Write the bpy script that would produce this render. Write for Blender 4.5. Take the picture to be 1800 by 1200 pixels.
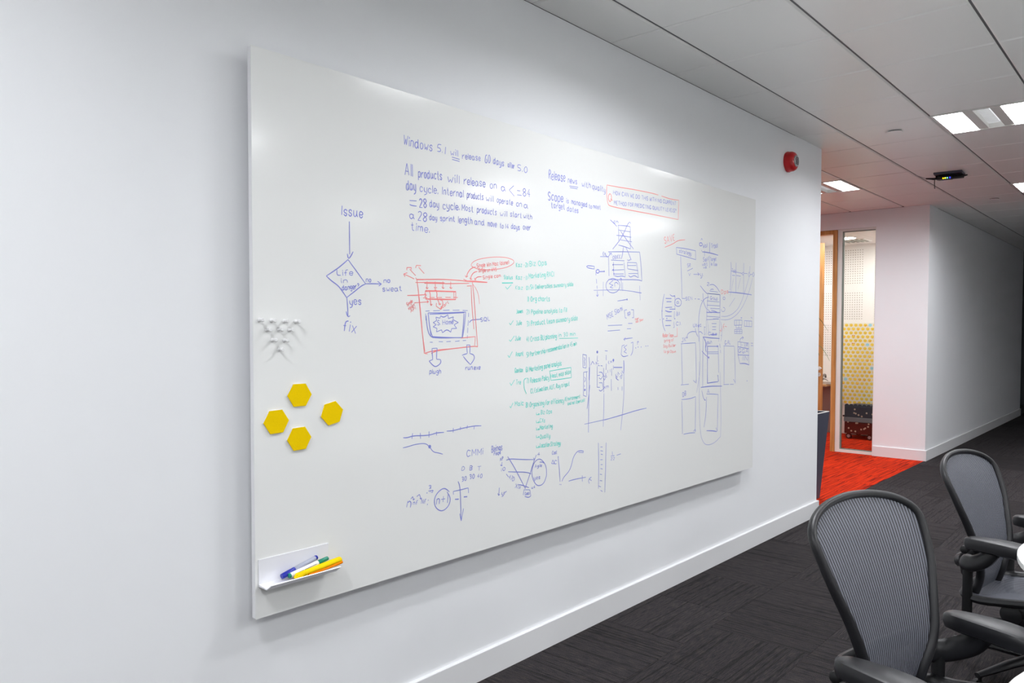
import bpy, bmesh, math, random
from mathutils import Vector, Matrix

for o in list(bpy.data.objects):
    bpy.data.objects.remove(o, do_unlink=True)
SC = bpy.context.scene
COL = SC.collection
rnd = random.Random(7)

# ------------------------------------------------------------------ camera
H = 2.915                      # ceiling height
cam_d = bpy.data.cameras.new('camera')
cam_d.sensor_width = 36.0
cam_d.lens = 26.825
cam_d.shift_x = -0.03863
cam_d.shift_y = 0.01388
cam_d.clip_start = 0.05
cam_d.clip_end = 100
cam = bpy.data.objects.new('camera', cam_d)
COL.objects.link(cam)
yaw, pitch, roll = 0.69616, -0.03279, 0.00397
F = Vector((math.cos(yaw) * math.cos(pitch), math.sin(yaw) * math.cos(pitch), math.sin(pitch)))
R0 = Vector((math.sin(yaw), -math.cos(yaw), 0))
U0 = R0.cross(F)
R1 = R0 * math.cos(roll) + U0 * math.sin(roll)
U1 = U0 * math.cos(roll) - R0 * math.sin(roll)
cam.matrix_world = Matrix(((R1.x, U1.x, -F.x, 0.0), (R1.y, U1.y, -F.y, -2.268),
                           (R1.z, U1.z, -F.z, 1.472), (0, 0, 0, 1)))
SC.camera = cam

# ------------------------------------------------------------------ world, exposure
W = bpy.data.worlds.new('world')
SC.world = W
W.use_nodes = True
W.node_tree.nodes['Background'].inputs[0].default_value = (0.5, 0.52, 0.55, 1)
W.node_tree.nodes['Background'].inputs[1].default_value = 0.02
SC.view_settings.view_transform = 'Standard'
SC.view_settings.look = 'None'
SC.view_settings.exposure = 0.0
SC.view_settings.gamma = 1.0
SC.view_settings.use_curve_mapping = False
LAMP = 72.0                    # strength of the ceiling lamp diffusers
DOWN = 120.0                    # strength of the meeting room downlights


# ------------------------------------------------------------------ helpers
def srgb(r, g, b):
    def f(c):
        c /= 255.0
        return c / 12.92 if c <= 0.04045 else ((c + 0.055) / 1.055) ** 2.4
    return (f(r), f(g), f(b), 1.0)


def mat(name, col, rough=0.5, spec=0.5, metal=0.0, noise=0.0, nscale=200.0, bump=0.0, coat=0.0, emit=None, estr=0.0):
    m = bpy.data.materials.new(name)
    m.use_nodes = True
    nt = m.node_tree
    b = nt.nodes['Principled BSDF']
    b.inputs['Base Color'].default_value = col
    b.inputs['Roughness'].default_value = rough
    b.inputs['Specular IOR Level'].default_value = spec
    b.inputs['Metallic'].default_value = metal
    b.inputs['Coat Weight'].default_value = coat
    b.inputs['Coat Roughness'].default_value = 0.12
    if emit:
        b.inputs['Emission Color'].default_value = emit
        b.inputs['Emission Strength'].default_value = estr
    if noise or bump:
        tc = nt.nodes.new('ShaderNodeTexCoord')
        n = nt.nodes.new('ShaderNodeTexNoise')
        n.inputs['Scale'].default_value = nscale
        n.inputs['Detail'].default_value = 3
        nt.links.new(tc.outputs['Object'], n.inputs['Vector'])
        if noise:
            mx = nt.nodes.new('ShaderNodeMix')
            mx.data_type = 'RGBA'
            mx.inputs['A'].default_value = tuple(c * (1 - noise) for c in col[:3]) + (1,)
            mx.inputs['B'].default_value = tuple(min(1, c * (1 + noise)) for c in col[:3]) + (1,)
            nt.links.new(n.outputs['Fac'], mx.inputs['Factor'])
            nt.links.new(mx.outputs['Result'], b.inputs['Base Color'])
        if bump:
            bp = nt.nodes.new('ShaderNodeBump')
            bp.inputs['Strength'].default_value = bump
            bp.inputs['Distance'].default_value = 0.001
            nt.links.new(n.outputs['Fac'], bp.inputs['Height'])
            nt.links.new(bp.outputs['Normal'], b.inputs['Normal'])
    return m


def emat(name, col, s):
    m = bpy.data.materials.new(name)
    m.use_nodes = True
    nt = m.node_tree
    nt.nodes.remove(nt.nodes['Principled BSDF'])
    e = nt.nodes.new('ShaderNodeEmission')
    e.inputs[0].default_value = col
    e.inputs[1].default_value = s
    nt.links.new(e.outputs[0], nt.nodes['Material Output'].inputs[0])
    return m


def carpet_mat(name, base, dark, light, sx=6.0, sy=120.0, darkpos=0.36, lightpos=0.62):
    """looped pile with fine lines running along the tile's own x axis"""
    m = bpy.data.materials.new(name)
    m.use_nodes = True
    nt = m.node_tree
    b = nt.nodes['Principled BSDF']
    b.inputs['Roughness'].default_value = 0.95
    b.inputs['Specular IOR Level'].default_value = 0.12
    tc = nt.nodes.new('ShaderNodeTexCoord')
    oi = nt.nodes.new('ShaderNodeObjectInfo')
    add = nt.nodes.new('ShaderNodeVectorMath')
    add.operation = 'MULTIPLY_ADD'
    add.inputs[1].default_value = (1, 1, 1)
    sc = nt.nodes.new('ShaderNodeVectorMath')
    sc.operation = 'SCALE'
    cmb = nt.nodes.new('ShaderNodeCombineXYZ')
    nt.links.new(oi.outputs['Random'], cmb.inputs[0])
    nt.links.new(oi.outputs['Random'], cmb.inputs[1])
    sc.inputs['Scale'].default_value = 37.0
    nt.links.new(cmb.outputs[0], sc.inputs[0])
    nt.links.new(tc.outputs['Object'], add.inputs[0])
    nt.links.new(sc.outputs[0], add.inputs[2])
    mp = nt.nodes.new('ShaderNodeMapping')
    mp.inputs['Scale'].default_value = (sx, sy, 1)
    nt.links.new(add.outputs[0], mp.inputs[0])
    n = nt.nodes.new('ShaderNodeTexNoise')
    n.inputs['Scale'].default_value = 1.0
    n.inputs['Detail'].default_value = 2.0
    n.inputs['Roughness'].default_value = 0.6
    nt.links.new(mp.outputs[0], n.inputs['Vector'])
    rp = nt.nodes.new('ShaderNodeValToRGB')
    rp.color_ramp.elements[0].position = darkpos
    rp.color_ramp.elements[0].color = dark
    rp.color_ramp.elements[1].position = lightpos
    rp.color_ramp.elements[1].color = light
    e = rp.color_ramp.elements.new((darkpos + lightpos) / 2)
    e.color = base
    nt.links.new(n.outputs['Fac'], rp.inputs[0])
    n2 = nt.nodes.new('ShaderNodeTexNoise')
    n2.inputs['Scale'].default_value = 260.0
    n2.inputs['Detail'].default_value = 1.0
    nt.links.new(add.outputs[0], n2.inputs['Vector'])
    r2 = nt.nodes.new('ShaderNodeMapRange')
    r2.inputs['From Min'].default_value = 0.3
    r2.inputs['From Max'].default_value = 0.7
    r2.inputs['To Min'].default_value = 0.6
    r2.inputs['To Max'].default_value = 1.4
    nt.links.new(n2.outputs['Fac'], r2.inputs[0])
    mp3 = nt.nodes.new('ShaderNodeMapping')
    mp3.inputs['Scale'].default_value = (1.3, 62, 1)
    nt.links.new(add.outputs[0], mp3.inputs[0])
    n3 = nt.nodes.new('ShaderNodeTexNoise')
    n3.inputs['Scale'].default_value = 1.0
    n3.inputs['Detail'].default_value = 0.0
    nt.links.new(mp3.outputs[0], n3.inputs['Vector'])
    r5 = nt.nodes.new('ShaderNodeMapRange')
    r5.inputs['From Min'].default_value = 0.34
    r5.inputs['From Max'].default_value = 0.46
    r5.inputs['To Min'].default_value = 0.62
    r5.inputs['To Max'].default_value = 1.0
    nt.links.new(n3.outputs['Fac'], r5.inputs[0])
    mu2 = nt.nodes.new('ShaderNodeMath')
    mu2.operation = 'MULTIPLY'
    nt.links.new(r2.outputs[0], mu2.inputs[0])
    nt.links.new(r5.outputs[0], mu2.inputs[1])
    r3 = nt.nodes.new('ShaderNodeMapRange')
    r3.inputs['To Min'].default_value = 0.86
    r3.inputs['To Max'].default_value = 1.14
    nt.links.new(oi.outputs['Random'], r3.inputs[0])
    mu = nt.nodes.new('ShaderNodeMath')
    mu.operation = 'MULTIPLY'
    nt.links.new(mu2.outputs[0], mu.inputs[0])
    nt.links.new(r3.outputs[0], mu.inputs[1])
    vm = nt.nodes.new('ShaderNodeVectorMath')
    vm.operation = 'SCALE'
    nt.links.new(rp.outputs[0], vm.inputs[0])
    nt.links.new(mu.outputs[0], vm.inputs['Scale'])
    nt.links.new(vm.outputs[0], b.inputs['Base Color'])
    bp = nt.nodes.new('ShaderNodeBump')
    bp.inputs['Strength'].default_value = 0.6
    bp.inputs['Distance'].default_value = 0.003
    nt.links.new(n.outputs['Fac'], bp.inputs['Height'])
    nt.links.new(bp.outputs['Normal'], b.inputs['Normal'])
    return m


def wood_mat(name, c1, c2, axis=2):
    m = mat(name, c1, 0.45, 0.4)
    nt = m.node_tree
    tc = nt.nodes.new('ShaderNodeTexCoord')
    mp = nt.nodes.new('ShaderNodeMapping')
    s = [40.0, 40.0, 40.0]
    s[axis] = 2.5
    mp.inputs['Scale'].default_value = s
    n = nt.nodes.new('ShaderNodeTexNoise')
    n.inputs['Scale'].default_value = 1.0
    n.inputs['Detail'].default_value = 4
    rp = nt.nodes.new('ShaderNodeValToRGB')
    rp.color_ramp.elements[0].position = 0.35
    rp.color_ramp.elements[0].color = c2
    rp.color_ramp.elements[1].position = 0.65
    rp.color_ramp.elements[1].color = c1
    nt.links.new(tc.outputs['Object'], mp.inputs[0])
    nt.links.new(mp.outputs[0], n.inputs['Vector'])
    nt.links.new(n.outputs['Fac'], rp.inputs[0])
    nt.links.new(rp.outputs[0], nt.nodes['Principled BSDF'].inputs['Base Color'])
    return m


def glass_mat(name, tint):
    m = bpy.data.materials.new(name)
    m.use_nodes = True
    nt = m.node_tree
    nt.nodes.remove(nt.nodes['Principled BSDF'])
    t = nt.nodes.new('ShaderNodeBsdfTransparent')
    t.inputs[0].default_value = tint
    g = nt.nodes.new('ShaderNodeBsdfGlossy')
    g.inputs['Roughness'].default_value = 0.02
    fr = nt.nodes.new('ShaderNodeFresnel')
    fr.inputs[0].default_value = 1.5
    mx = nt.nodes.new('ShaderNodeMixShader')
    nt.links.new(fr.outputs[0], mx.inputs[0])
    nt.links.new(t.outputs[0], mx.inputs[1])
    nt.links.new(g.outputs[0], mx.inputs[2])
    nt.links.new(mx.outputs[0], nt.nodes['Material Output'].inputs[0])
    return m


class MB:
    """collects geometry for ONE mesh object"""
    def __init__(s):
        s.v, s.f, s.sm = [], [], False

    def add(s, v, f):
        n = len(s.v)
        s.v += [tuple(p) for p in v]
        s.f += [tuple(i + n for i in q) for q in f]
        return s

    def box(s, x0, x1, y0, y1, z0, z1):
        return s.add([(x0, y0, z0), (x1, y0, z0), (x1, y1, z0), (x0, y1, z0), (x0, y0, z1), (x1, y0, z1), (x1, y1, z1), (x0, y1, z1)],
                     [(0, 3, 2, 1), (4, 5, 6, 7), (0, 1, 5, 4), (1, 2, 6, 5), (2, 3, 7, 6), (3, 0, 4, 7)])

    def cbox(s, x0, x1, y0, y1, z0, z1, c=0.003):
        """box with every edge chamfered"""
        bm = bmesh.new()
        bmesh.ops.create_cube(bm, size=1)
        for v in bm.verts:
            v.co = Vector(((x0 + x1) / 2 + v.co.x * (x1 - x0), (y0 + y1) / 2 + v.co.y * (y1 - y0), (z0 + z1) / 2 + v.co.z * (z1 - z0)))
        bmesh.ops.bevel(bm, geom=list(bm.edges), offset=c, segments=2, affect='EDGES', profile=0.5)
        bm.verts.index_update()
        s.add([v.co.copy() for v in bm.verts], [[v.index for v in f.verts] for f in bm.faces])
        bm.free()
        return s

    def prism(s, pts, d):
        """extrude a planar loop of 3-D points by the vector d"""
        n = len(pts)
        v = [Vector(p) for p in pts]
        w = [p + Vector(d) for p in v]
        return s.add(v + w, [tuple(reversed(range(n))), tuple(range(n, 2 * n))] + [(i, (i + 1) % n, n + (i + 1) % n, n + i) for i in range(n)])

    def lathe(s, prof, o=(0, 0, 0), ax='z', n=24):
        """prof: (radius, height) pairs from one end to the other"""
        base = len(s.v)
        v, f = [], []
        for r, h in prof:
            for i in range(n):
                a = 2 * math.pi * i / n
                c, d = r * math.cos(a), r * math.sin(a)
                p = {'z': (c, d, h), 'y': (c, h, d), 'x': (h, c, d)}[ax]
                v.append((p[0] + o[0], p[1] + o[1], p[2] + o[2]))
        for k in range(len(prof) - 1):
            for i in range(n):
                f.append((k * n + i, k * n + (i + 1) % n, (k + 1) * n + (i + 1) % n, (k + 1) * n + i))
        f.append(tuple(reversed(range(n))))
        f.append(tuple(range((len(prof) - 1) * n, len(prof) * n)))
        s.sm = True
        return s.add(v, f)

    def tube(s, path, rad, n=10, flat=None, closed=False, up=(0, 0, 1)):
        """sweep an ellipse along a path; rad is a number or a list; flat = (a, b) multipliers of the two axes"""
        P = [Vector(p) for p in path]
        k = len(P)
        if not isinstance(rad, (list, tuple)):
            rad = [rad] * k
        a, b = flat or (1, 1)
        nv = None
        v, f = [], []
        for i in range(k):
            if closed:
                t = P[(i + 1) % k] - P[i - 1]
            else:
                t = P[min(i + 1, k - 1)] - P[max(i - 1, 0)]
            t.normalize()
            if nv is None:
                nv = Vector(up)
                if abs(nv.dot(t)) > 0.95:
                    nv = Vector((1, 0, 0))
            nv = (nv - t * nv.dot(t)).normalized()
            bi = t.cross(nv)
            for j in range(n):
                an = 2 * math.pi * j / n
                v.append(P[i] + nv * (math.sin(an) * rad[i] * b) + bi * (math.cos(an) * rad[i] * a))
        m = k if closed else k - 1
        for i in range(m):
            for j in range(n):
                i2 = (i + 1) % k
                f.append((i * n + j, i * n + (j + 1) % n, i2 * n + (j + 1) % n, i2 * n + j))
        if not closed:
            f.append(tuple(reversed(range(n))))
            f.append(tuple(range((k - 1) * n, k * n)))
        s.sm = True
        return s.add(v, f)

    def mesh(s, name, m, smooth=None):
        me = bpy.data.meshes.new(name)
        me.from_pydata(s.v, [], s.f)
        me.update()
        bm = bmesh.new()
        bm.from_mesh(me)
        bmesh.ops.recalc_face_normals(bm, faces=list(bm.faces))
        bm.to_mesh(me)
        bm.free()
        me.materials.append(m)
        if s.sm if smooth is None else smooth:
            for p in me.polygons:
                p.use_smooth = True
            try:
                me.set_sharp_from_angle(angle=math.radians(40))
            except Exception:
                pass
        return me

    def build(s, name, m, parent=None, smooth=None):
        return link(name, s.mesh(name, m, smooth), parent)


def link(name, me, parent=None, loc=None, rz=None):
    o = bpy.data.objects.new(name, me)
    COL.objects.link(o)
    if parent:
        o.parent = parent
    if loc:
        o.location = loc
    if rz is not None:
        o.rotation_euler = (0, 0, rz)
    return o


def tag(o, label=None, cat=None, group=None, kind=None):
    if label: o['label'] = label
    if cat: o['category'] = cat
    if group: o['group'] = group
    if kind: o['kind'] = kind
    return o


def thing(name, label, cat, loc=(0, 0, 0), rz=0.0, group=None):
    return tag(link(name, None, None, loc, rz), label, cat, group)


def struct(name, mb, m, label=None):
    return tag(mb.build(name, m), label, None, None, 'structure')


def catmull(P, sub=4, closed=False):
    P = [Vector(p) for p in P]
    n = len(P)
    if n < 3:
        return P
    out = []
    rng = n if closed else n - 1
    for i in range(rng):
        p1, p2 = P[i], P[(i + 1) % n]
        p0 = P[i - 1] if (closed or i > 0) else p1
        p3 = P[(i + 2) % n] if (closed or i + 2 < n) else p2
        for k in range(sub):
            t = k / sub
            out.append(0.5 * ((2 * p1) + (p2 - p0) * t + (2 * p0 - 5 * p1 + 4 * p2 - p3) * t * t + (3 * p1 - p0 - 3 * p2 + p3) * t ** 3))
    if not closed:
        out.append(P[-1])
    return out


# ------------------------------------------------------------------ materials
M = {}
M['wall'] = mat('wall_paint', (0.87, 0.88, 0.90, 1), 0.6, 0.25, noise=0.01, nscale=6, bump=0.05)
M['wall2'] = mat('wall_paint_office', (0.88, 0.88, 0.88, 1), 0.7, 0.2)
M['base'] = mat('gloss_white_wood', (0.80, 0.80, 0.81, 1), 0.35, 0.45)
M['tile'] = mat('ceiling_metal', (0.88, 0.875, 0.855, 1), 0.38, 0.5, noise=0.015, nscale=3)
M['runner'] = mat('ceiling_runner', (0.11, 0.11, 0.115, 1), 0.5, 0.4)
M['plenum'] = mat('plenum', (0.05, 0.05, 0.05, 1), 0.9, 0.1)
M['board'] = mat('whiteboard_enamel', (0.875, 0.88, 0.865, 1), 0.14, 0.5)
M['edge'] = mat('whiteboard_edge', (0.85, 0.85, 0.87, 1), 0.4, 0.4)
M['carpet'] = carpet_mat('carpet_charcoal', srgb(50, 47, 49), srgb(35, 33, 36), srgb(68, 62, 58), sx=16.0, sy=230.0, darkpos=0.30, lightpos=0.72)
M['red'] = carpet_mat('carpet_red', srgb(174, 37, 9), srgb(80, 14, 8), srgb(198, 48, 11), sx=2.0, sy=70.0, darkpos=0.32, lightpos=0.56)
M['screed'] = mat('screed', (0.10, 0.10, 0.10, 1), 0.9, 0.1)
M['oak'] = wood_mat('oak', srgb(206, 150, 88), srgb(176, 120, 62))
M['desk'] = wood_mat('beech', srgb(226, 188, 140), srgb(206, 164, 112), 1)
M['frame'] = mat('pale_frame', srgb(232, 233, 228), 0.4, 0.5)
M['seal'] = mat('glazing_seal', srgb(130, 138, 128), 0.5, 0.4)
M['glass'] = glass_mat('window_glass', (0.955, 0.965, 0.95, 1))
M['chrome'] = mat('satin_steel', (0.75, 0.75, 0.76, 1), 0.25, 0.5, metal=1.0)
M['lampwhite'] = mat('lamp_body', (0.74, 0.73, 0.70, 1), 0.4, 0.5)
M['lamp'] = emat('lamp_diffuser', (0.965, 0.985, 1.02, 1), LAMP)
M['lampmid'] = emat('lamp_middle', (0.95, 0.97, 1.0, 1), LAMP * 0.015)
M['down'] = emat('downlight_glow', (1.0, 0.985, 0.96, 1), DOWN)
M['ink_b'] = mat('blue_marker', (0.23, 0.26, 0.68, 1), 0.5, 0.3)
M['ink_r'] = mat('red_marker', (0.92, 0.27, 0.27, 1), 0.5, 0.3)
M['ink_g'] = mat('green_marker', (0.11, 0.72, 0.63, 1), 0.5, 0.3)
M['yellow'] = mat('yellow_felt', srgb(246, 208, 0), 0.9, 0.1, noise=0.06, nscale=300, bump=0.3)
M['white'] = mat('white_plastic', (0.85, 0.85, 0.85, 1), 0.35, 0.45)
M['acrylic'] = mat('white_acrylic', (0.86, 0.86, 0.90, 1), 0.25, 0.5)
M['bluecap'] = mat('blue_plastic', srgb(28, 40, 160), 0.3, 0.5)
M['greencap'] = mat('green_plastic', srgb(0, 130, 105), 0.3, 0.5)
M['silver'] = mat('silver_print', srgb(168, 172, 190), 0.35, 0.5)
M['cloth'] = mat('yellow_cloth', srgb(255, 214, 20), 0.9, 0.1, noise=0.08, nscale=180, bump=0.5)
M['orange'] = mat('orange_cloth', srgb(245, 140, 20), 0.9, 0.1)
M['alarm'] = mat('red_plastic', srgb(190, 18, 26), 0.3, 0.5)
M['grille'] = mat('grey_grille', srgb(170, 168, 172), 0.5, 0.4)
M['black'] = mat('black_plastic', (0.007, 0.007, 0.008, 1), 0.45, 0.45)
M['graphite'] = mat('graphite_plastic', (0.012, 0.012, 0.014, 1), 0.42, 0.4, bump=0.1, nscale=900)
M['pad'] = mat('armrest_pad', (0.010, 0.010, 0.012, 1), 0.40, 0.5)
M['planter'] = mat('charcoal_planter', srgb(72, 74, 88), 0.5, 0.4)
M['soil'] = mat('soil', (0.03, 0.022, 0.016, 1), 0.95, 0.1)
M['leaf'] = mat('leaf', srgb(62, 104, 40), 0.4, 0.4)
M['table'] = mat('white_laminate', (0.82, 0.83, 0.81, 1), 0.3, 0.5)
M['room'] = mat('meeting_wall_paint', (0.86, 0.855, 0.835, 1), 0.7, 0.2)
M['hole'] = mat('perforation', (0.28, 0.26, 0.22, 1), 0.9, 0.1)
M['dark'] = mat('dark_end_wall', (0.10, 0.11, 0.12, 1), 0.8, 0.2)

# ------------------------------------------------------------------ the room shell
WX = 6.035                     # where the long wall ends
CX = 9.4                       # face of the meeting room front
struct('wall_left', MB().box(-6, WX, 0, 0.15, 0, H), M['wall'])
struct('wall_hall', MB().box(CX, 15.75, 0.02, 0.15, 0, H), M['wall'])
wm = MB()
wm.box(CX, CX + 0.12, 0.15, 0.60, 0, H).box(CX, CX + 0.12, 0.60, 2.12, 2.715, H).box(CX, CX + 0.12, 2.12, 4.0, 0, H)
struct('wall_meeting', wm, M['wall'])
struct('wall_corridor', MB().box(-0.5, CX + 2.0, 4.0, 4.12, 0, H), M['wall'])
struct('wall_corridor_end', MB().box(-0.62, -0.5, 0.15, 4.12, 0, H), M['wall'])
struct('wall_room_back', MB().box(11.2, 11.3, 0.15, 4.0, 0, H), M['room'])
struct('wall_room_left', MB().box(CX + 0.12, 11.2, 3.2, 3.3, 0, H), M['room'])
struct('wall_right', MB().box(-6, 18, -8.52, -8.4, 0, H), M['wall2'])
struct('wall_back', MB().box(-6.12, -6, -8.52, 0.15, 0, H), M['wall2'])
struct('wall_far', MB().box(18, 18.1, -8.52, 0.6, 0, H), M['dark'])
struct('wall_nook', MB().box(15.75, 18, 0.6, 0.7, 0, H), M['dark'])


def board_base(name, x0, x1, y0, y1):
    """skirting with a chamfered top"""
    b = MB()
    if x1 - x0 > y1 - y0:
        b.prism([(x0, y1, 0), (x0, y0, 0), (x0, y0, 0.1165), (x0, y0 + 0.0025, 0.119), (x0, y1, 0.119)], (x1 - x0, 0, 0))
    else:
        b.prism([(x1, y0, 0), (x0, y0, 0), (x0, y0, 0.1165), (x0 + 0.0025, y0, 0.119), (x1, y0, 0.119)], (0, y1 - y0, 0))
    return struct(name, b, M['base'])


board_base('baseboard_left', -6, WX + 0.016, -0.016, 0)
struct('baseboard_left_end', MB().box(WX, WX + 0.016, 0, 0.15, 0, 0.119), M['base'])
board_base('baseboard_hall', CX - 0.016, 15.75, 0.004, 0.02)
board_base('baseboard_meeting', CX - 0.016, CX, 0.02, 0.60)

# ------------------------------------------------------------------ floor of carpet tiles
floor = struct('floor', MB().box(-6.1, 18.1, -8.5, 4.1, -0.05, -0.008), M['screed'])


def pad_mesh(name, sx, sy, th, ch, m, up=True):
    """thin tile with a chamfered visible face; visible face at z = 0"""
    z1 = -th if up else th
    zc = -ch * 0.6 if up else ch * 0.5
    b = MB()
    x, y = sx / 2, sy / 2
    v = []
    for (ax, ay, z) in ((x, y, z1), (x, y, zc), (x - ch, y - ch, 0)):
        v += [(-ax, -ay, z), (ax, -ay, z), (ax, ay, z), (-ax, ay, z)]
    f = [(0, 1, 2, 3), (8, 9, 10, 11)]
    for k in (0, 4):
        for i in range(4):
            f.append((k + i, k + (i + 1) % 4, k + 4 + (i + 1) % 4, k + 4 + i))
    b.add(v, f)
    return b.mesh(name, m)


T = 0.5
ct = pad_mesh('carpet_tile', T - 0.0006, T - 0.0006, 0.008, 0.0015, M['carpet'])
rt = pad_mesh('carpet_tile_red', T - 0.0006, T - 0.0006, 0.008, 0.0015, M['red'])
Y0 = 0.03
X00 = 3.13
rest = MB()
for r in range(-1, 18):
    off = X00 + (0.27 * r)
    for i in range(-20, 32):
        x0 = off + i * T
        y1 = Y0 - r * T
        if r < 0 or x0 + T < -6 or x0 > 18 or y1 - T < -8.9:
            continue
        alo = ((i // 2) + r) % 2 == 0
        cxm, cym = x0 + T / 2, y1 - T / 2
        if 1.2 < cxm < 16.2 and r < 6 and not (cxm < 2.4 and r < -1):
            link('carpet_tile', ct, floor, (cxm, cym, 0), 0 if alo else math.pi / 2)
        else:
            rest.add([(x0, y1 - T, 0), (x0 + T, y1 - T, 0), (x0 + T, y1, 0), (x0, y1, 0)], [(0, 1, 2, 3)])
rf = rest.build('carpet_field', M['carpet'], floor)
tag(rf, kind='stuff')
for r in range(0, 7):
    for i in range(-14, 11):
        cxm, cym = 6.35 + i * T + (0.17 if r % 2 else 0), Y0 + T / 2 + r * T
        if cxm < 6.2 or cym > 3.9:
            continue
        if cxm > 11.3:
            continue
        link('carpet_tile', rt, floor, (cxm, cym, 0), 0)

# ------------------------------------------------------------------ ceiling of metal tiles with recessed lamps
ceil = struct('ceiling', MB().box(-6.1, 18.1, -8.5, 4.1, H + 0.13, H + 0.2), M['plenum'])
GX, GY = 2.572, -0.295
lamps = {}
for ix in (-10, -5, 0, 5, 10):                   # lamp columns, five tiles apart
    for iy in (2, 6, 10):                         # lamp rows, four tiles apart
        lamps[(ix, iy)] = 1
for k in ((8, -1), (8, -4)):                             # the side corridor's own lamp and an unseen one added to brighten it
    lamps[k] = 1
cache = {}
far = MB()
for ix in range(-15, 26):
    for iy in range(-7, 14):
        x0, x1 = GX + ix * 0.6, GX + ix * 0.6 + 0.6
        y1, y0 = GY - (iy - 1) * 0.6, GY - iy * 0.6
        # clip against the walls
        if y1 > 0.0 and y0 < 0.0 and x0 < WX:
            if x1 > WX:
                pass
            else:
                y1 = 0.010
        elif y0 >= 0.0 and x0 < WX and iy > -7:
            if x1 <= WX:
                if y1 > 4.0 or x0 < -0.5:
                    continue
                if y0 < 0.2:
                    y0 = 0.15
        if x1 > CX + 0.02:
            if y0 >= 0.0:
                if x0 > CX:
                    continue
                x1 = CX
            elif y1 > 0.02 and x0 >= CX - 0.1:
                y1 = 0.030
        if x0 < -6 or y0 < -8.4 or y1 > 4.0 or x1 > 18:
            continue
        if (ix, iy) in lamps:
            continue
        sx, sy = x1 - x0, y1 - y0
        if sx < 0.05 or sy < 0.05:
            continue
        cxm, cym = (x0 + x1) / 2, (y0 + y1) / 2
        near = -0.2 < cxm < 16 and -3.2 < cym < 1.6 and not (cym > 0.1 and cxm < 6)
        if near:
            key = (round(sx, 3), round(sy, 3))
            if key not in cache:
                cache[key] = pad_mesh('ceiling_tile', sx - 0.004, sy - 0.012, 0.02, 0.010, M['tile'], up=False)
            link('ceiling_tile', cache[key], ceil, (cxm, cym, H), 0)
        else:
            a, b = sx / 2 - 0.002, sy / 2 - 0.006
            far.add([(cxm - a, cym - b, H), (cxm + a, cym - b, H), (cxm + a, cym + b, H), (cxm - a, cym + b, H)], [(0, 3, 2, 1)])
ff = far.build('ceiling_tiles_beyond', M['tile'], ceil)
tag(ff, kind='stuff')
for j in range(-6, 14):                           # the long runners that carry the tiles
    y = GY - (j - 1) * 0.6
    if -8.4 < y < 3.9:
        x0, x1 = (-5.99, 17.9) if y < 0 else (WX - 0.5 if y < 1 else -0.4, CX)
        if y < -3.4 or y > 1.0:
            continue
        MB().box(x0, x1, y - 0.010, y + 0.010, H + 0.007, H + 0.03).build('ceiling_runner', M['runner'], ceil)

# lamps: frame, two lit diffusers, a middle louvre strip
LW = 0.592


def lamp_parts(dp):
    h = LW / 2
    rim = 0.018
    fr = MB()
    for (a0, a1, b0, b1) in ((-h, h, -h, -h + rim), (-h, h, h - rim, h), (-h, -h + rim, -h + rim, h - rim), (h - rim, h, -h + rim, h - rim)):
        fr.box(a0, a1, b0, b1, -0.004, dp)
    fr.box(-h, h, -h, h, dp, dp + 0.006)
    bar = MB().box(-h + rim, h - rim, -0.030, 0.030, 0, dp - 0.0015)
    inner = h - rim
    pw = 0.185
    pan = MB().add([(-inner, -pw / 2, 0), (inner, -pw / 2, 0), (inner, pw / 2, 0), (-inner, pw / 2, 0)], [(0, 3, 2, 1)])
    mid = MB().add([(-inner, -0.05, 0), (inner, -0.05, 0), (inner, 0.05, 0), (-inner, 0.05, 0)], [(0, 3, 2, 1)])
    lou = MB()
    for k in range(15):
        x = -inner + 0.02 + k * (2 * inner - 0.04) / 14
        lou.box(x - 0.003, x + 0.003, -0.022, 0.05, -0.011, -0.001)
    return [('frame', fr.mesh('lamp_frame', M['lampwhite']), [(0, 0, 0)]),
            ('divider', bar.mesh('lamp_divider', M['lampwhite']), [(0, 0.080, 0), (0, -0.080, 0)]),
            ('diffuser', pan.mesh('lamp_diffuser', M['lamp']), [(0, 0.2025 - 0.002, dp - 0.0005), (0, -0.2025 + 0.002, dp - 0.0005)]),
            ('middle_strip', mid.mesh('lamp_strip', M['lampmid']), [(0, 0, dp - 0.0008)]),
            ('louvre', lou.mesh('lamp_louvre', M['white']), [(0, 0, dp - 0.002)])]


LP_DEEP, LP_FLAT = lamp_parts(0.038), lamp_parts(0.020)   # the row by the wall is set deeper
names = {(5, 2): 'square ceiling light with two lit panels, nearest the red alarm and largest in view',
         (10, 2): 'square ceiling light at the right edge, beyond the ceiling router',
         (8, -1): 'square ceiling light above the red carpet, partly hidden by the whiteboard wall'}
for (ix, iy) in lamps:
    lx, ly = GX + ix * 0.6 + 0.3, GY - iy * 0.6 + 0.3
    lab = names.get((ix, iy), 'unseen square ceiling light in the ceiling outside the picture')
    t = thing('ceiling_light', lab, 'ceiling light', (lx, ly, H), 0, 'recessed ceiling lights')
    for n, me, spots in (LP_FLAT if iy > 3 else LP_DEEP):
        for p in spots:
            link(n, me, t, p)

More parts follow.
